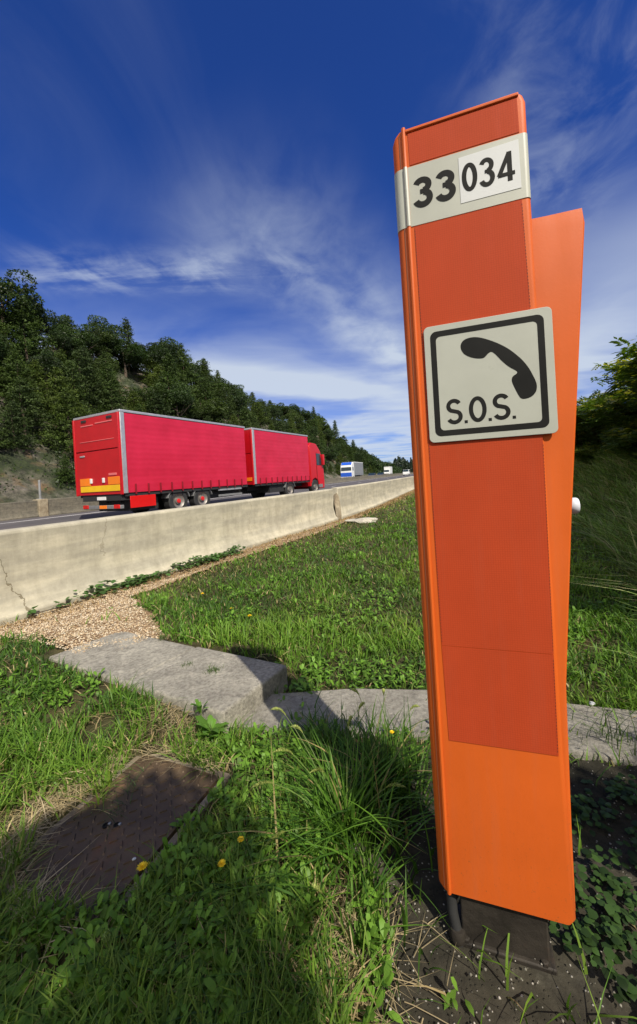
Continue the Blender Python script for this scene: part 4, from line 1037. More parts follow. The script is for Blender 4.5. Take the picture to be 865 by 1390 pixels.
for _ in range(60000):
    s = random.uniform(5, 205); d = 34.6+25*random.random()**.9
    x, y = map(float, sd(s, d))
    if y < 12: continue
    u = 432.5+F*x/y
    if u < -60 or u > 520: continue
    sp_ = 2.55+.011*s
    if any((x-a)**2+(y-b)**2 < sp_*sp_ for a, b in placed): continue
    z = float(hill_z(np.array([s]), np.array([d]))[0])
    if rock_zone(x, y, z+1): continue
    placed.append((x, y)); cand.append((s, d, x, y, z, u))
    if len(cand) >= 286: break
marks = [(-999, 45, 'at the far left edge'), (45, 95, 'left of the rear doors'), (95, 165, 'above the rear doors'), (165, 250, 'behind the trailer rear'), (250, 335, 'behind the trailer front'), (335, 420, 'behind the truck box'), (420, 999, 'right of the cab')]
for (s, d, x, y, z, u) in cand:
    top = d > 53
    kd = 'broadleaf_tree' if random.random() < (.6 if top else .15) else 'pine_tree'
    var = random.randrange(4 if kd == 'broadleaf_tree' else 5)
    H = (random.uniform(5.2, 8.2) if random.random() < .8 else random.uniform(8.5, 10.5))*(1.05 if top else .95)*(.55 if d < 38 else 1)
    wh = [m_[2] for m_ in marks if m_[0] <= u < m_[1]][0]; row = 'foot' if d < 41 else ('middle' if d < 51 else 'top')
    what = 'rounded leafy tree' if kd == 'broadleaf_tree' else 'dark green pine'
    tree(kd, var, x, y, z-.25, H, random.uniform(1.05, 1.35), f'{what} near the {row} of the slope {wh}', 'tree', f'{"leafy trees" if kd[0]=="b" else "pines"} near the {row} of the slope {wh}')
# undergrowth on the slope and far wood (uncountable)
n = 150000; s = 10+190*rng.random(n)**1.3; d = 34.5+28*rng.random(n); mk_ = fbm(s*.35, d*.35, 3) > -.22; s, d = s[mk_], d[mk_]
x, y = sd(s, d); z = hill_z(s, d)+rng.uniform(0, .9, len(s))*(.4+np.clip(fbm(s*.5, d*.5), 0, 1)*2.5)
okk = np.array([not rock_zone(a, b, c) or random.random() < .12 for a, b, c in zip(x, y, z)])
P = np.stack([x, y, z], -1)[okk]; C = np.array([.035, .055, .016])*rng.uniform(.5, 1.5, (len(P), 1))*np.where(rng.random((len(P), 1)) < .08, [[1.8, 1.3, 1]], [[1, 1, 1]])
o = quadmesh('undergrowth', quads_np(P, .13, .6), C, M['leaf']); tag(o, 'low scrub covering the rocky hillside between the trees', 'undergrowth', kind='stuff')
n = 90000; s = 198+330*rng.random(n)**1.4; d = 33.8+30*rng.random(n); x, y = sd(s, d); cl = np.clip(fbm(s*.13, d*.13, 3)+.35, 0, 1)
z = hill_z(s, d)+rng.random(n)*(2.2+5.5*cl)
o = quadmesh('distant_wood', quads_np(np.stack([x, y, z], -1), .42, .7), np.array([.028, .048, .014])*rng.uniform(.5, 1.5, (n, 1)), M['leaf']); tag(o, 'distant wooded slope tapering down beside the motorway', 'wood', kind='stuff')
# far treeline beyond the bend
n = 50000; ang = rng.uniform(R(2), R(24), n); rr = rng.uniform(430, 620, n); x = rr*np.sin(ang); y = rr*np.cos(ang); top = 9+9*(vnoise(ang*90, ang*0)+.5)+5*(vnoise(ang*260, ang*0)+.5)
z = -.6+rng.random(n)*top
o = quadmesh('far_treeline', quads_np(np.stack([x, y, z], -1), .9, .7), np.array([.028, .045, .018])*rng.uniform(.5, 1.4, (n, 1)), M['leaf']); tag(o, 'far dark line of trees closing the end of the motorway', 'treeline', kind='stuff')

# dark bush at the end of the verge, against the barrier
def bush(name, c, rad, n, size, col, label, cat='bush', mat='leaf', group=None, aspect=.6, lump=12, parent=None):
    root = empty(name, c) if parent is None else parent
    P = []; Cc = []
    for k in range(lump):
        u = rng.normal(size=3); u /= np.linalg.norm(u); q = np.array([u[0]*rad[0]*.65, u[1]*rad[1]*.65, rad[2]*(.75+u[2]*.6)]); r_ = rng.uniform(.3, .55)
        m_ = n//lump; w_ = rng.normal(size=(m_, 3)); w_ /= np.linalg.norm(w_, axis=1)[:, None]; w_ *= (rng.random(m_)**.4)[:, None]
        P.append(q+w_*r_*np.array(rad)); Cc.append(np.array(col)*rng.uniform(.7, 1.35)*rng.uniform(.7, 1.35, (m_, 1)))
    P = np.concatenate(P); P[:, 2] = np.abs(P[:, 2]); quadmesh('foliage', quads_np(P, size, aspect), np.concatenate(Cc), M[mat], root)
    b = MB()
    for k in range(5): a = k*1.26; b.tube([(0, 0, -.1), (math.cos(a)*rad[0]*.3, math.sin(a)*rad[1]*.3, rad[2]*.6), (math.cos(a)*rad[0]*.6, math.sin(a)*rad[1]*.6, rad[2]*1.2)], .03, 5, .008)
    b.build('stem', M['bark'], root); tag(root, label, cat, group); return root
x, y = sd(22.5, -.9); bush('bush', (float(x), float(y), 0), (.85, .9, .62), 5000, .035, (.03, .045, .014), 'dark bush growing against the far end of the pale barrier behind the orange post')

# roadside shrubs on the bank at right: pinnate leaves on arching stems
def shrub_mesh(rad, H, nl, tone):
    V = []; Cc = []
    ns = 15; stems = MB()
    for k in range(ns):
        a = rng.uniform(0, 6.28); L = rng.uniform(.5, 1)*rad; hh = H*rng.uniform(.6, 1.05)
        pts = [np.array([0.15*math.cos(a), .15*math.sin(a), 0]), np.array([math.cos(a)*L*.4, math.sin(a)*L*.4, hh*.55]), np.array([math.cos(a)*L*.8, math.sin(a)*L*.8, hh*.85]), np.array([math.cos(a)*L, math.sin(a)*L, hh])]
        stems.tube([tuple(p) for p in pts], .028, 5, .005)
        for m_ in range(nl//ns):
            t = rng.uniform(.03, 1)**.75*2.999; i = int(t); p = pts[i]+(pts[min(i+1, 3)]-pts[i])*(t-i)+rng.normal(0, .15, 3)*np.array([rad*.9, rad*.9, .7])
            p[2] = max(.05, p[2]); az = rng.uniform(0, 6.28); el = rng.uniform(-.5, .5); dr = np.array([math.cos(az)*math.cos(el), math.sin(az)*math.cos(el), math.sin(el)])
            sd_ = np.cross(dr, [0, 0, 1]); sd_ /= np.linalg.norm(sd_); nl_ = rng.integers(4, 6); Ln = rng.uniform(.16, .26)
            hi = p[2]/H; yel = rng.random() < (.05+.5*max(0, hi-.68)*3)  # upper leaves coloured yellow to paint in sunlit tips
            c = np.array([.36, .33, .04]) if yel else np.array([.088, .135, .027])*tone
            c = c*rng.uniform(.65, 1.4)
            for j in range(nl_):
                q = p+dr*Ln*j/nl_-np.array([0, 0, .03*(j/nl_)**2])
                for sg in (-1, 1):
                    tip = q+(sd_*sg*.75+dr*.5)*.125-np.array([0, 0, rng.uniform(.0, .035)]); mid = (q+tip)/2; wv = dr*.021
                    V.append([q, mid-wv*1.5, tip, mid+wv*1.5]); Cc.append(c*rng.uniform(.85, 1.15))
            tip = p+dr*(Ln+.07); mid = p+dr*(Ln+.02); V.append([p+dr*Ln*.8, mid-sd_*.018, tip, mid+sd_*.018]); Cc.append(c)
    return np.array(V), np.array(Cc), stems
SHR = []
for i in range(3):
    q_, c_, st_ = shrub_mesh(1.5, 2.5, 3000, [1, .85, 1.1][i])
    a = quadmesh('foliage', q_, c_, M['hedge']); b_o = st_.build('stem', M['bark'], smooth=True); SHR.append((a.data, b_o.data)); bpy.data.objects.remove(a); bpy.data.objects.remove(b_o)
lbls = {}
k = 0
for s in np.arange(-13, 26, 1.75):
    for row in (0, 1, 2):
        if row == 2 and s < 2.2: continue
        dd_ = -((6.5, 8.1, 5.75)[row]+random.uniform(-.3, .3)+(1.35 if -4.5 < s < .6 else 0)); ss = s+random.uniform(-.3, .3)+row*.8; x, y = map(float, sd(ss, dd_)); z = float(verge_z(np.array([x]), np.array([y]))[0])
        r_ = empty('hedge_shrub', (x, y, z-.08), random.uniform(0, 6.28)); hs = random.uniform(.85, 1.08)*(.86, 1, .42)[row]; r_.scale = (hs, hs, hs*(.85, 1.06, .75)[row])
        fa, sa = SHR[k % 3]; k += 1
        for nm, me in (('foliage', fa), ('stem', sa)): o = bpy.data.objects.new(nm, me); COL.objects.link(o); o.parent = r_
        u = 432.5+F*x/y if y > .5 else 9999
        if 740 < u < 880: lb = 'leafy shrub with painted sunlit-yellow tips on the grassy bank seen right of the orange post'; gp_ = 'leafy shrubs visible right of the post'
        elif y > 0 and u <= 740: lb = 'leafy bank shrub hidden behind the orange post'; gp_ = 'bank shrubs behind the post'
        else: lb = 'leafy bank shrub of the roadside hedge continuing past the right edge of the picture'; gp_ = 'bank shrubs past the right edge'
        tag(r_, lb, 'shrub', gp_)
# unseen young trees added behind the camera to shade manhole and footing
def shade_sapling(x, y, rx, ry, n, label):
    sap = empty('added_shade_tree', (x, y, 0)); tag(sap, label, 'tree'); P = []
    for k in range(18):
        u_ = rng.normal(size=3); u_ /= np.linalg.norm(u_); c_ = np.array([-.02, 0, 2.6])+u_*np.array([rx, ry, .24])*rng.uniform(.2, 1); w_ = rng.normal(size=(n, 3)); w_ /= np.linalg.norm(w_, axis=1)[:, None]
        P.append(c_+w_*(rng.random((n, 1))**.4)*rng.uniform(.12, .21))
    P = np.concatenate(P); quadmesh('crown', quads_np(P, .024, .6), np.array([.05, .10, .02])*rng.uniform(.6, 1.4, (len(P), 1)), M['leaf'], sap)
    b = MB(); b.tube([(0, 0, -.2), (.02, .01, 1.0), (-.01, 0, 2.0), (-.02, 0, 2.8)], .028, 8, .008)
    for k in range(6): a_2 = k*1.05; b.tube([(0, 0, 2.0+.06*k), (.2*math.cos(a_2), .2*math.sin(a_2), 2.4), (.36*math.cos(a_2), .34*math.sin(a_2), 2.65)], .01, 5, .003)
    b.build('trunk', M['bark'], sap, smooth=True)
shade_sapling(.70, -1.24, .46, .38, 270, 'unseen slim tree added behind the camera to shade the manhole cover')
shade_sapling(2.28, -1.15, .42, .36, 330, 'unseen slim tree added beside the hedge to shade the ground right of the post')

# ------------------------------------------------------------------ grass
def blades(P, H, Wd, lean, col, tipcol=None, nseg=3, az=None):
    """P (N,3) H (N) Wd (N) lean (N): ribbons with nseg segments, tip pointed"""
    n = len(P); az = rng.uniform(0, 6.28, n) if az is None else az; dr = np.stack([np.cos(az), np.sin(az), np.zeros(n)], -1)
    tw = az+rng.uniform(-.9, .9, n)+math.pi/2; sdv = np.stack([np.cos(tw), np.sin(tw), np.zeros(n)], -1)
    V = []; Cc = []
    for k in range(nseg+1):
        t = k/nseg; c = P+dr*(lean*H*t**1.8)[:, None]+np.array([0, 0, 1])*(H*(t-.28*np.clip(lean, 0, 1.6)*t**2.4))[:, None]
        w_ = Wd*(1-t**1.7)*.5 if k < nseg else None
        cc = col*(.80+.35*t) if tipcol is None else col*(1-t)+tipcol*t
        if k < nseg: V += [c-sdv*w_[:, None], c+sdv*w_[:, None]]; Cc += [cc, cc]
        else: V += [c]; Cc += [cc]
    m_ = 2*nseg+1; V = np.stack(V, 1).reshape(-1, 3); Cc = np.stack(Cc, 1).reshape(-1, 3); b0 = (np.arange(n)*m_)[:, None]
    Q = np.concatenate([b0+np.array([[2*k, 2*k+1, 2*k+3, 2*k+2]]) for k in range(nseg-1)]); T_ = b0+np.array([[2*nseg-2, 2*nseg-1, 2*nseg]])
    return V, [Q, T_], Cc
slab_poly = [A+np.array([.03, .03]), A+dirL*1.6+np.array([.03, .05]), Bp+dirL*1.45+np.array([-.01, -.015]), Bp+np.array([-.01, -.015])]
man_poly = [mp2(-.03, -.01), mp2(w1+.03, -.01), mp2(w1+.03, h1*.80), mp2(w1*.7, h1+.03), mp2(.06, h1+.02), mp2(-.01, h1*.78), mp2(.04, h1*.5), mp2(-.0, h1*.3)]
def veg_mask(x, y):
    ok_ = ~inpoly(x, y, slab_poly)
    ok_ &= ~inpoly(x+.03*fbm(x*9, y*9), y+.03*fbm(x*9, y*9), man_poly)
    wob = .10*fbm(x*4, y*4)
    ok_ &= ~(inpoly(x+wob, y+wob, gp)&(rng.random(len(x)) > .015))
    ok_ &= ~(inpoly(x+.05*fbm(x*11, y*11), y+.04*fbm(x*8, y*8), sp)&(rng.random(len(x)) > .03))
    ok_ &= ~(inpoly(x+.06*fbm(x*8, y*8), y+.06*fbm(x*8, y*8), ap)&(rng.random(len(x)) > .012))
    return ok_
def verge_r(x, y): s, d = to_sd(x, y); return -d
NB = 330000
lnY = rng.uniform(math.log(.42), math.log(75), NB); yy = np.exp(lnY); tx = rng.uniform(-1.25, 1.2, NB); xx = tx*yy
r_ = verge_r(xx, yy); k = (r_ > .02)&(r_ < 6.6); xx, yy, r_ = xx[k], yy[k], r_[k]
k = veg_mask(xx, yy); xx, yy, r_ = xx[k], yy[k], r_[k]
# worn soil spots and density variation
worn = np.zeros(len(xx))
for (cx, cy, rr) in ((-.62, 1.58, .12), (-.02, .80, .10), (.03, .70, .07), (-.9, 1.15, .10), (-.35, 1.32, .05), (-.25, 1.55, .08), (-.12, .93, .07), (-.30, .80, .08), (-.95, 1.55, .07), (-.60, .78, .07), (-.22, 1.22, .05), (-1.15, 1.75, .08), (-.08, 1.18, .05)):
    worn = np.maximum(worn, np.exp(-((xx-cx)**2+(yy-cy)**2)/rr**2))
edge = np.exp(-np.clip(r_-.25, 0, 9)/.35)
thin = np.clip(.25-1.6*fbm(xx*6+3, yy*6+8, 3), 0, .75)*(yy < 2.2)
keepp = rng.random(len(xx)) > np.clip(worn*1.05+edge*.55*(yy > 3)+thin, 0, .97)
xx, yy, r_, worn, edge = xx[keepp], yy[keepp], r_[keepp], worn[keepp], edge[keepp]
# broad near-edge fade: thin out grass by the gravel
zz = verge_z(xx, yy); n = len(xx)
dist = np.hypot(xx, yy); cl = fbm(xx*2.2, yy*2.2, 3); cl2 = fbm(xx*.5+9, yy*.5, 3)
wild = np.exp(-((yy-.75)/.5)**2)  # rougher in the foreground
Hh = (.052+.034*cl+.016*wild)*rng.uniform(.45, 1.75, n)
Hh = Hh*(1+.5*sstep(r_, 4.2, 5))+.0; Hh[yy > 12] *= 1.25
clumpnear = np.exp(-((xx+.95)**2+(yy-1.5)**2)/.5)
Hh *= 1+.25*clumpnear
Wd = .0036*(1+dist/2.2)*rng.uniform(.7, 1.4, n)
lean = rng.uniform(.1, 1.3, n)
green = np.array([.125, .250, .026]); gdark = np.array([.036, .086, .016]); yel = np.array([.23, .32, .045]); dry = np.array([.46, .36, .18])
m1 = np.clip(.5+cl*1.3-.30*wild+rng.normal(0, .32, n), 0, 1)[:, None]; col = gdark*(1-m1)+green*m1
m2 = np.clip(.22+cl2*1.2+rng.normal(0, .22, n), 0, .8)[:, None]; col = col*(1-m2)+yel*m2
dr_ = (rng.random(n) < np.clip(.06+.07*wild+.5*worn+.45*edge, 0, .85)); col[dr_] = dry*rng.uniform(.6, 1.2, (dr_.sum(), 1)); lean[dr_] *= 1.5
Hh[dr_] *= .7
bankm = sstep(r_, 4.4, 5.2)[:, None]; col = col*(1+bankm*.2)
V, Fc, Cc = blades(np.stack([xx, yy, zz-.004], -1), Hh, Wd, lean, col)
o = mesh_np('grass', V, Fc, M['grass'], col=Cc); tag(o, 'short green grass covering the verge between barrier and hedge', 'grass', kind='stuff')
# long drooping grass on the bank
n = 90000; s_ = -6+46*rng.random(n)**1.4; rr_ = rng.uniform(4.35, 7.2, n); x, y = sd(s_, -rr_); z = verge_z(x, y)
k = (y > .2); x, y, z = x[k], y[k], z[k]; n = len(x); th_ = path(s_)[2][k]; azb = math.pi-th_+rng.normal(0, 1.2, n)
col = np.array([.22, .32, .08])*rng.uniform(.3, 1.5, (n, 1)); dk = rng.random(n) < .18; col[dk] = np.array([.55, .50, .26])*rng.uniform(.5, 1.1, (dk.sum(), 1))
V, Fc, Cc = blades(np.stack([x, y, z], -1), rng.uniform(.14, .46, n)*(1+.5*fbm(x*1.5, y*1.5, 3)), .009*(1+np.hypot(x, y)/6)*rng.uniform(.5, 1.5, n), rng.uniform(.35, 1.7, n), col, nseg=4, az=azb)
o = mesh_np('long_grass', V, Fc, M['grass'], col=Cc); tag(o, 'long drooping dark grass on the bank below the shrubs', 'grass', kind='stuff')
# dry straw near the manhole and along the barrier
def straw(P, L, mat, name, label, azf=None):
    n = len(P); az = rng.uniform(0, 6.28, n) if azf is None else azf; 
    col = np.array([.46, .37, .21])*rng.uniform(.55, 1.15, (n, 1))
    V, Fc, Cc = blades(P, L, np.full(n, .0022), np.full(n, 2.2)+rng.uniform(0, 3, n), col, col, nseg=4, az=az)
    # flatten
    base = np.repeat(P[:, 2], 9); V[:, 2] = base+(V[:, 2]-base)*.32
    o = mesh_np(name, V, Fc, mat, col=Cc); tag(o, label, 'straw', kind='stuff')
pts = []
for (a0, b0, a1, b1, nn_, sg) in ((-.07, -.02, -.04, .48, 330, .022), (-.05, h1+.02, w1*.75, h1+.03, 260, .022), (-.12, .25, -.04, .5, 260, .03), (.0, -.03, .16, -.03, 70, .02), (w1*.3, -.05, w1+.05, -.02, 60, .012)):
    t = rng.random(nn_); q = np.array([mp2(a0+(a1-a0)*u_, b0+(b1-b0)*u_) for u_ in t])+rng.normal(0, sg, (nn_, 2)); pts.append(q)
q = np.concatenate(pts); P = np.column_stack([q, np.full(len(q), .022)+rng.uniform(0, .012, len(q))]); straw(P, rng.uniform(.008, .034, len(q)), M['straw'], 'dry_straw', 'dry pale straw lying round the rusty manhole cover')
q = []
for (a0, b0, a1, b1, nn_) in ((-.09, .0, -.05, .5, 16), (-.08, h1+.03, w1*.9, h1+.05, 16), (-.03, -.03, .2, -.02, 6)):
    for u_ in rng.random(nn_): q.append(mp2(a0+(a1-a0)*u_+rng.normal(0, .015), b0+(b1-b0)*u_+rng.normal(0, .015)))
q = np.array(q); V, Fc, Cc = blades(np.column_stack([q, np.full(len(q), .03)]), rng.uniform(.03, .06, len(q)), np.full(len(q), .0034), rng.uniform(2.4, 4.2, len(q)), np.array([.62, .50, .30])*rng.uniform(.7, 1.1, (len(q), 1)), np.array([.62, .50, .30])*np.ones((len(q), 1)), nseg=5)
V[:, 2] = .03+np.abs(V[:, 2]-.03)*.25+.012*np.sin(V[:, 0]*40)
o = mesh_np('straw_stalks', V, Fc, M['straw'], col=Cc); tag(o, 'long pale straw stalks lying over the edges of the manhole cover', 'straw', kind='stuff')
q = np.concatenate([rng.normal(0, 1, (260, 2))*[.06, .05]+[0.0, .78], rng.normal(0, 1, (200, 2))*[.08, .06]+[-.62, 1.58]]); P = np.column_stack([q, verge_z(q[:, 0], q[:, 1])+.01])
straw(P, rng.uniform(.015, .05, len(q)), M['straw'], 'dead_grass', 'dead brown grass on the bare soil patches')
s_ = rng.uniform(-1.5, 24, 9000); rr_ = np.abs(rng.normal(0, .18, 9000))+.02; x, y = sd(s_, -rr_); z = verge_z(x, y)+.015
col = np.array([.42, .29, .14])*rng.uniform(.45, 1.15, (9000, 1)); V, Fc, Cc = blades(np.stack([x, y, z], -1), rng.uniform(.02, .06, 9000), .003*(1+np.hypot(x, y)/3), rng.uniform(1, 2.4, 9000), col, col)
o = mesh_np('dry_litter', V, Fc, M['straw'], col=Cc); tag(o, 'dry brown litter collected along the foot of the barrier', 'litter', kind='stuff')

n = 9000; q = np.column_stack([rng.uniform(-1.6, .1, n), rng.uniform(.45, 2.0, n)]); k = veg_mask(q[:, 0], q[:, 1])&(fbm(q[:, 0]*5, q[:, 1]*5, 3) > -.12); q = q[k]; n = len(q)
col = np.array([.36, .27, .14])*rng.uniform(.3, 1.2, (n, 1)); V, Fc, Cc = blades(np.column_stack([q, verge_z(q[:, 0], q[:, 1])+.003]), rng.uniform(.008, .03, n), np.full(n, .0028), rng.uniform(1.2, 3.2, n), col, col)
o = mesh_np('thatch', V, Fc, M['straw'], col=Cc); tag(o, 'dead brown thatch between the grass blades in the foreground', 'thatch', kind='stuff')

# broad-leaved weeds mixed into the lawn (uncountable)
def leaflets(P, L, Wf, el, col, az=None, curl=.3):
    """simple 2-quad leaves: verts (N,6)"""
    n = len(P); az = rng.uniform(0, 6.28, n) if az is None else az; d = np.stack([np.cos(az)*np.cos(el), np.sin(az)*np.cos(el), np.sin(el)], -1); s_ = np.stack([-np.sin(az), np.cos(az), np.zeros(n)], -1)
    L = L[:, None]; W = L*Wf; dn = np.array([0, 0, -1.])*L*curl
    V = np.stack([P, P+d*L*.33-s_*W, P+d*L*.33+s_*W+0, P+d*L*.72-s_*W*.9+dn*.35, P+d*L*.72+s_*W*.9+dn*.35, P+d*L+dn], 1)
    b0 = (np.arange(n)*6)[:, None]
    T_ = np.concatenate([b0+np.array([[0, 2, 1]]), b0+np.array([[3, 4, 5]])]); Q = b0+np.array([[1, 2, 4, 3]])
    return V.reshape(-1, 3), [T_, Q], np.repeat(col, 6, 0)
n = 9000; lnY = rng.uniform(math.log(.6), math.log(7), n); yy = np.exp(lnY); xx = rng.uniform(-1.2, 1.1, n)*yy; k = (verge_r(xx, yy) > .1)&(verge_r(xx, yy) < 4.3)&veg_mask(xx, yy)&(fbm(xx*2.7+4, yy*2.7, 3) > .05); xx, yy = xx[k], yy[k]
rep = 5; xx = np.repeat(xx, rep); yy = np.repeat(yy, rep); n = len(xx); zz = verge_z(xx, yy)+rng.uniform(.005, .045, n); L = rng.uniform(.018, .040, n)*(1+.12*yy)
col = np.array([.13, .25, .03])*rng.uniform(.55, 1.4, (n, 1)); V, Fc, Cc = leaflets(np.stack([xx+rng.normal(0, .008, n), yy+rng.normal(0, .008, n), zz], -1), L, .17, rng.uniform(.1, 1.2, n), col)
o = mesh_np('weeds', V, Fc, M['grass'], col=Cc); tag(o, 'small broad leaved weeds mixed through the grass', 'weeds', kind='stuff')
# creeping ground cover right of the post
n = 900; q = sample_poly([(.45, .95), (.55, 1.12), (1.25, 1.2), (1.5, .9), (1.2, .4), (.45, .5)], n); k = fbm(q[:, 0]*6, q[:, 1]*6, 3) > .02; q = q[k]; q = np.repeat(q, 4, 0)+rng.normal(0, .015, (k.sum()*4, 2)); n = len(q)
col = np.array([.034, .068, .016])*rng.uniform(.4, 1.6, (n, 1)); V, Fc, Cc = leaflets(np.column_stack([q, .018+rng.uniform(0, .03, n)]), rng.uniform(.012, .024, n), .42, rng.uniform(-.1, .5, n), col)
o = mesh_np('ground_cover', V, Fc, M['grass'], col=Cc); tag(o, 'creeping small leaved ground cover on the dark soil right of the post', 'ground cover', kind='stuff')

# ivy trailing along the barrier foot: one plant
iv = empty('ivy', (*sd(.9, -.06), 0.0)); iv.location.z = 0; tag(iv, 'dark green ivy trailing along the foot of the barrier above the gravel', 'ivy')
sS = np.linspace(.15, 2.75, 44); pth = [(float(sd(s, -.05-.05*math.sin(s*5))[0]), float(sd(s, -.05-.05*math.sin(s*5))[1]), .03+.02*math.sin(s*7)) for s in sS]
o_ = iv.location; b = MB(); b.tube([(p[0]-o_.x, p[1]-o_.y, p[2]) for p in pth], .004, 5, .002); b.build('vine', M['bark'], iv)
n = 900; s_ = .15+2.6*rng.random(n)**.85; dens_ = np.clip(.6+fbm(s_*3.5, s_*0, 3)*1.6, .2, 1); k = rng.random(n) < dens_; s_ = s_[k]; n = len(s_); rr_ = np.abs(rng.normal(.05, .06, n))+.01; x, y = sd(s_, -rr_)
z = .03+rng.random(n)*(.05+.07*np.clip(fbm(s_*4, s_*0+3, 2)+.3, 0, 1)); col = np.array([.05, .11, .025])*rng.uniform(.6, 1.8, (n, 1))
V, Fc, Cc = leaflets(np.stack([x-o_.x, y-o_.y, z], -1), rng.uniform(.034, .062, n), .42, rng.uniform(-.2, .9, n), col); mesh_np('foliage', V, Fc, M['hedge'], iv, col=Cc)

# foxtail grass clumps
def foxtail(name, c, nb_, hts, spread, heads, label, tone=1.0, bias=(-.3, .1)):
    root = empty(name, (c[0], c[1], 0)); tag(root, label, 'grass clump')
    a = rng.uniform(0, 6.28, nb_); rad = np.abs(rng.normal(0, spread, nb_)); P = np.stack([np.cos(a)*rad, np.sin(a)*rad, np.full(nb_, .0)], -1)
    az = np.arctan2(np.sin(a)+bias[1], np.cos(a)+bias[0])+rng.normal(0, 1.1, nb_); H = rng.uniform(*hts, nb_)
    m_ = rng.random((nb_, 1)); col = (np.array([.04, .105, .014])*(1-m_)+np.array([.12, .24, .025])*m_)*tone; dk = rng.random(nb_) < .06; col[dk] = [.3, .24, .1]
    V, Fc, Cc = blades(P, H, rng.uniform(.004, .0095, nb_), rng.uniform(.15, 1.5, nb_), col, nseg=6, az=az); mesh_np('blades', V, Fc, M['grass'], root, col=Cc)
    for (dx, dy, h_, aa, L) in heads:
        h_ *= 1.12; L *= 1.15
        # stalk as an arching tube ending in a drooping bristly head
        r0 = np.array([dx*.25, dy*.25, 0]); p = []
        for k in range(9): t = k/8; p.append((r0[0]+dx*t**1.6, r0[1]+dy*t**1.6, h_*(t-.12*t**3)))
        b = MB(); b.tube(p, .0011, 5, .0008); so = b.build('stalk', M['stalk'], root)
        d0 = np.array(p[-1])-np.array(p[-3]); d0 /= np.linalg.norm(d0); hp = []
        q = np.array(p[-1]); dv = d0.copy()
        for k in range(9): hp.append(q.copy()); q = q+dv*L/8; dv = dv+np.array([math.cos(aa)*.16, math.sin(aa)*.16, -.20]); dv /= np.linalg.norm(dv)
        n = 260; t = rng.uniform(0, 7.999, n); i = t.astype(int); hp_ = np.array(hp); base = hp_[i]+(hp_[np.minimum(i+1, 8)]-hp_[i])*(t-i)[:, None]
        tan = hp_[np.minimum(i+1, 8)]-hp_[i]; tan /= np.linalg.norm(tan, axis=1)[:, None]; rd = rng.normal(size=(n, 3)); rd -= tan*(rd*tan).sum(1)[:, None]; rd /= np.linalg.norm(rd, axis=1)[:, None]
        tip = base+rd*(.0062*np.sin((t+.6)/8.6*math.pi))[:, None]+tan*.004; sv = np.cross(tan, rd)*.0010
        Q = np.stack([base, base*.5+tip*.5-sv*1.3, tip, base*.5+tip*.5+sv], 1); quadmesh('seed_head', Q, np.array([.34, .38, .12])*rng.uniform(.7, 1.4, (n, 1)), M['grass'], root)
    return root
M['stalk'] = simple('green_stalk', (.12, .17, .04), .6)
foxtail('tall_grass_clump', (.02, 1.06), 430, (.08, .26), .10,
        [(-.13, .10, .27, 2.6, .060), (-.11, .02, .22, 3.0, .055), (-.15, -.03, .19, 3.0, .055), (-.09, .08, .23, 2.6, .045), (-.12, -.10, .14, 3.2, .05), (.02, .06, .25, 1.2, .045), (.09, -.02, .15, 0.3, .05), (-.04, -.02, .20, 3.3, .04), (.05, .10, .27, .8, .04)],
        'tall arching foxtail grass clump with drooping seed heads left of the orange post')
foxtail('tall_grass_clump', (.16, 1.22), 420, (.07, .22), .10, [(.08, .05, .20, .3, .04), (-.05, .08, .24, 2.5, .04), (.02, .1, .22, 1.5, .035)],
        'darker tuft of tall grass against the concrete strip beside the orange post', .7, (.1, .2))
foxtail('tall_grass_clump', (-.04, 1.40), 240, (.05, .13), .09, [], 'low dark grass tuft at the left end of the concrete strip', .7, (0, .2))
foxtail('tall_grass_clump', (.02, .80), 90, (.05, .13), .08, [(-.05, .02, .1, 2, .03)], 'short grass tuft at the edge of the gritty ground left of the post', .9, (.1, .1))
# leafy weed at the slab corner
def rosette(name, c, z, n, L, label, up=(.2, 1.1), col=(.10, .21, .03), stem=True):
    root = empty(name, (c[0], c[1], z)); tag(root, label, 'weed'); az = rng.uniform(0, 6.28, n); P = np.stack([np.cos(az)*.006, np.sin(az)*.006, rng.uniform(0, L*.7, n)], -1)
    V, Fc, Cc = leaflets(P, rng.uniform(.6, 1.2, n)*L, .16, rng.uniform(*up, n), np.array(col)*rng.uniform(.7, 1.3, (n, 1)), az); mesh_np('leaves', V, Fc, M['grass'], root, col=Cc)
    b = MB(); b.tube([(0, 0, -.01), (.002, .002, L*.5), (.0, .004, L)], .0016, 5, .0006); b.build('stem', M['stalk'], root); return root
g_ = G(312, 975, .03); rosette('leafy_weed', (-.47, 1.47), .0, 34, .085, 'bright green leafy weed growing at the near corner of the concrete slab')
rosette('leafy_weed', (-.52, 1.52), .09, 12, .05, 'thin upright weed leaning over the edge of the concrete slab', (.5, 1.4))
g_ = G(470, 1290, 0)
for (u, v, lb) in ((395, 890, 'small grass tuft in the middle of the concrete slab'), (262, 905, None)): pass
def tuft(c, z, n, h, label):
    root = empty('grass_tuft', (c[0], c[1], z)); tag(root, label, 'grass tuft'); P = np.column_stack([rng.normal(0, .018, (n, 2)), np.zeros(n)])
    V, Fc, Cc = blades(P, rng.uniform(.4, 1.2, n)*h, np.full(n, .0025), rng.uniform(.3, 1.4, n), np.array([.08, .13, .03])*rng.uniform(.6, 1.3, (n, 1))); mesh_np('blades', V, Fc, M['grass'], root, col=Cc)
p = G(289, 911, .10); tuft(p, .095, 90, .03, 'small round green tuft growing from a crack in the slab')
p = G(254, 902, .10); tuft(p, .092, 50, .022, 'tiny green tuft behind the round one in the slab crack')
p = G(222, 867, .08); tuft(p, .082, 120, .028, 'flat green tuft near the far edge of the slab')
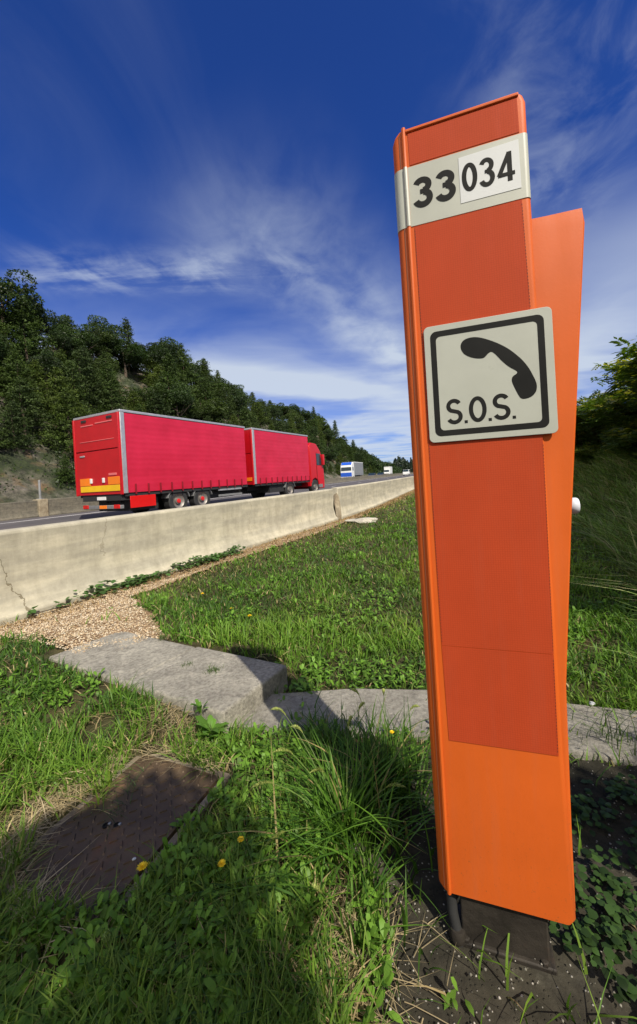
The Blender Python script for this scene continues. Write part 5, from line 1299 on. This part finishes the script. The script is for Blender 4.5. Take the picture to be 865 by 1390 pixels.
# grass stems right of the post, crossing the strip
root = empty('wiry_grass', (.98, 1.33, .02)); tag(root, 'thin wiry grass stems on the concrete strip right of the post', 'grass')
n = 46; P = np.column_stack([rng.normal(0, .05, n), rng.normal(0, .02, n), np.zeros(n)]); V, Fc, Cc = blades(P, rng.uniform(.05, .19, n), np.full(n, .0028), rng.uniform(.1, 1.3, n), np.array([.06, .10, .025])*rng.uniform(.7, 1.4, (n, 1)), nseg=5); mesh_np('blades', V, Fc, M['grass'], root, col=Cc)
root = empty('wiry_grass', (-.50, 1.19, .01)); tag(root, 'sprig of thin green grass lying over the manhole cover', 'grass')
n = 26; P = np.column_stack([rng.normal(0, .012, n), rng.normal(0, .05, n), np.full(n, .012)]); V, Fc, Cc = blades(P, rng.uniform(.03, .07, n), np.full(n, .0022), rng.uniform(1.2, 2.2, n), np.array([.06, .11, .03])*rng.uniform(.7, 1.4, (n, 1)), nseg=4); mesh_np('blades', V, Fc, M['grass'], root, col=Cc)
root.location = (*mp2(.12, .17), .004)
# dandelions
M['yellow'] = simple('yellow_petals', (.90, .62, .01), .6, var=.1)
def dandelion(u, v, z, r_, label):
    p = G(u, v, z); gz = float(verge_z(np.array([p[0]]), np.array([p[1]]))[0]); root = empty('dandelion', (p[0], p[1], gz)); tag(root, label, 'flower', 'yellow dandelions in the grass')
    h_ = z-gz; b = MB(); b.tube([(.012, .008, -.01), (.006, .004, h_*.5), (0, 0, h_)], .0012, 6, .001); b.build('stem', M['stalk'], root)
    b = MB()
    for ring_, (nn_, rr_, ele) in enumerate(((15, 1, .2), (13, .78, .55), (10, .5, .95))):
        for k in range(nn_):
            a = 6.28*k/nn_+ring_*.2+random.uniform(-.08, .08); L = r_*rr_*random.uniform(.88, 1.08); d = Vector((math.cos(a)*math.cos(ele), math.sin(a)*math.cos(ele), math.sin(ele))); s_ = Vector((-math.sin(a), math.cos(a), 0))*r_*.14
            q = Vector((0, 0, h_+.0008*ring_)); b.add([q-s_*.3, q+d*L*.75-s_, q+d*L, q+d*L*.75+s_, q+s_*.3], [(0, 1, 2, 3, 4)])
    f_ = b.build('petals', M['yellow'], root); f_.rotation_euler = (R(0), 0, 0)
    b = MB(); b.lathe([(r_*.1, -.004), (r_*.28, -.001), (r_*.2, .002)], (0, 0, h_-.001), 'z', 10); b.build('calyx', M['stalk'], root, smooth=True)
dandelion(193, 1177, .045, .0135, 'yellow dandelion on the edge of the manhole cover')
dandelion(201, 1173, .040, .006, 'tiny half open yellow flower touching the dandelion at the manhole edge')
dandelion(301, 1173, .055, .0115, 'yellow dandelion in the grass right of the manhole cover, the lower of two')
dandelion(327, 1140, .055, .0105, 'yellow dandelion in the grass right of the manhole cover, the upper of two')
dandelion(532, 994, .11, .009, 'small yellow flower in tall grass in front of the concrete strip')
for (u, v, lb) in ((275, 806, 'small yellow flower in the lawn, uppermost and leftmost of the four behind the slab'), (315, 826, 'small yellow flower in the lawn behind the slab, second from the top'), (339, 836, 'small yellow flower in the lawn behind the slab, rightmost of the four'), (282, 849, 'small yellow flower at the lawn edge just behind the slab, lowest of the four')): dandelion(u, v, .07, .016, lb)
# pale seed-head weeds low in the foreground
def umbel(u, v, z, label):
    p = G(u, v, z); root = empty('budding_weed', (p[0], p[1], 0)); tag(root, label, 'weed'); b = MB(); b.tube([(.0, 0, -.01), (.003, .002, z*.5), (0, 0, z)], .0013, 6, .001); b.build('stem', M['stalk'], root)
    n = 150; q = rng.normal(size=(n, 3)); q /= np.linalg.norm(q, axis=1)[:, None]; P = q*.0085*(rng.random((n, 1))**.3)+np.array([0, 0, z]); quadmesh('flower_head', quads_np(P, .0022, .7), np.array([.20, .28, .08])*rng.uniform(.7, 1.4, (n, 1)), M['grass'], root)
umbel(145, 1270, .09, 'pale green budding weed at the very bottom of the grass'); umbel(474, 1232, .07, 'pale green round budding weed at the edge of the gritty ground')
# stones
for (u, v, r0, lb) in ((357, 1245, .006, 'white pebble lying in the grass at the bottom'), (267, 1008, .012, 'pale stone beside the corner of the slab'), (196, 1012, .011, 'small pale stone above the manhole cover'), (293, 1008, .010, 'flat whitish pebble between manhole cover and slab'), (804, 960, .011, 'small white stone on the back edge of the strip right of the post'), (182, 1166, .005, 'tiny white pebble on the manhole cover')):
    p = G(u, v, .02); o = rock('pebble', (p[0], p[1], .02 if v != 960 else .035), (r0, r0*.8, r0*.6), M['labelwhite'] if 'white' in lb else M['slab'], seed=u); tag(o, lb, 'pebble')
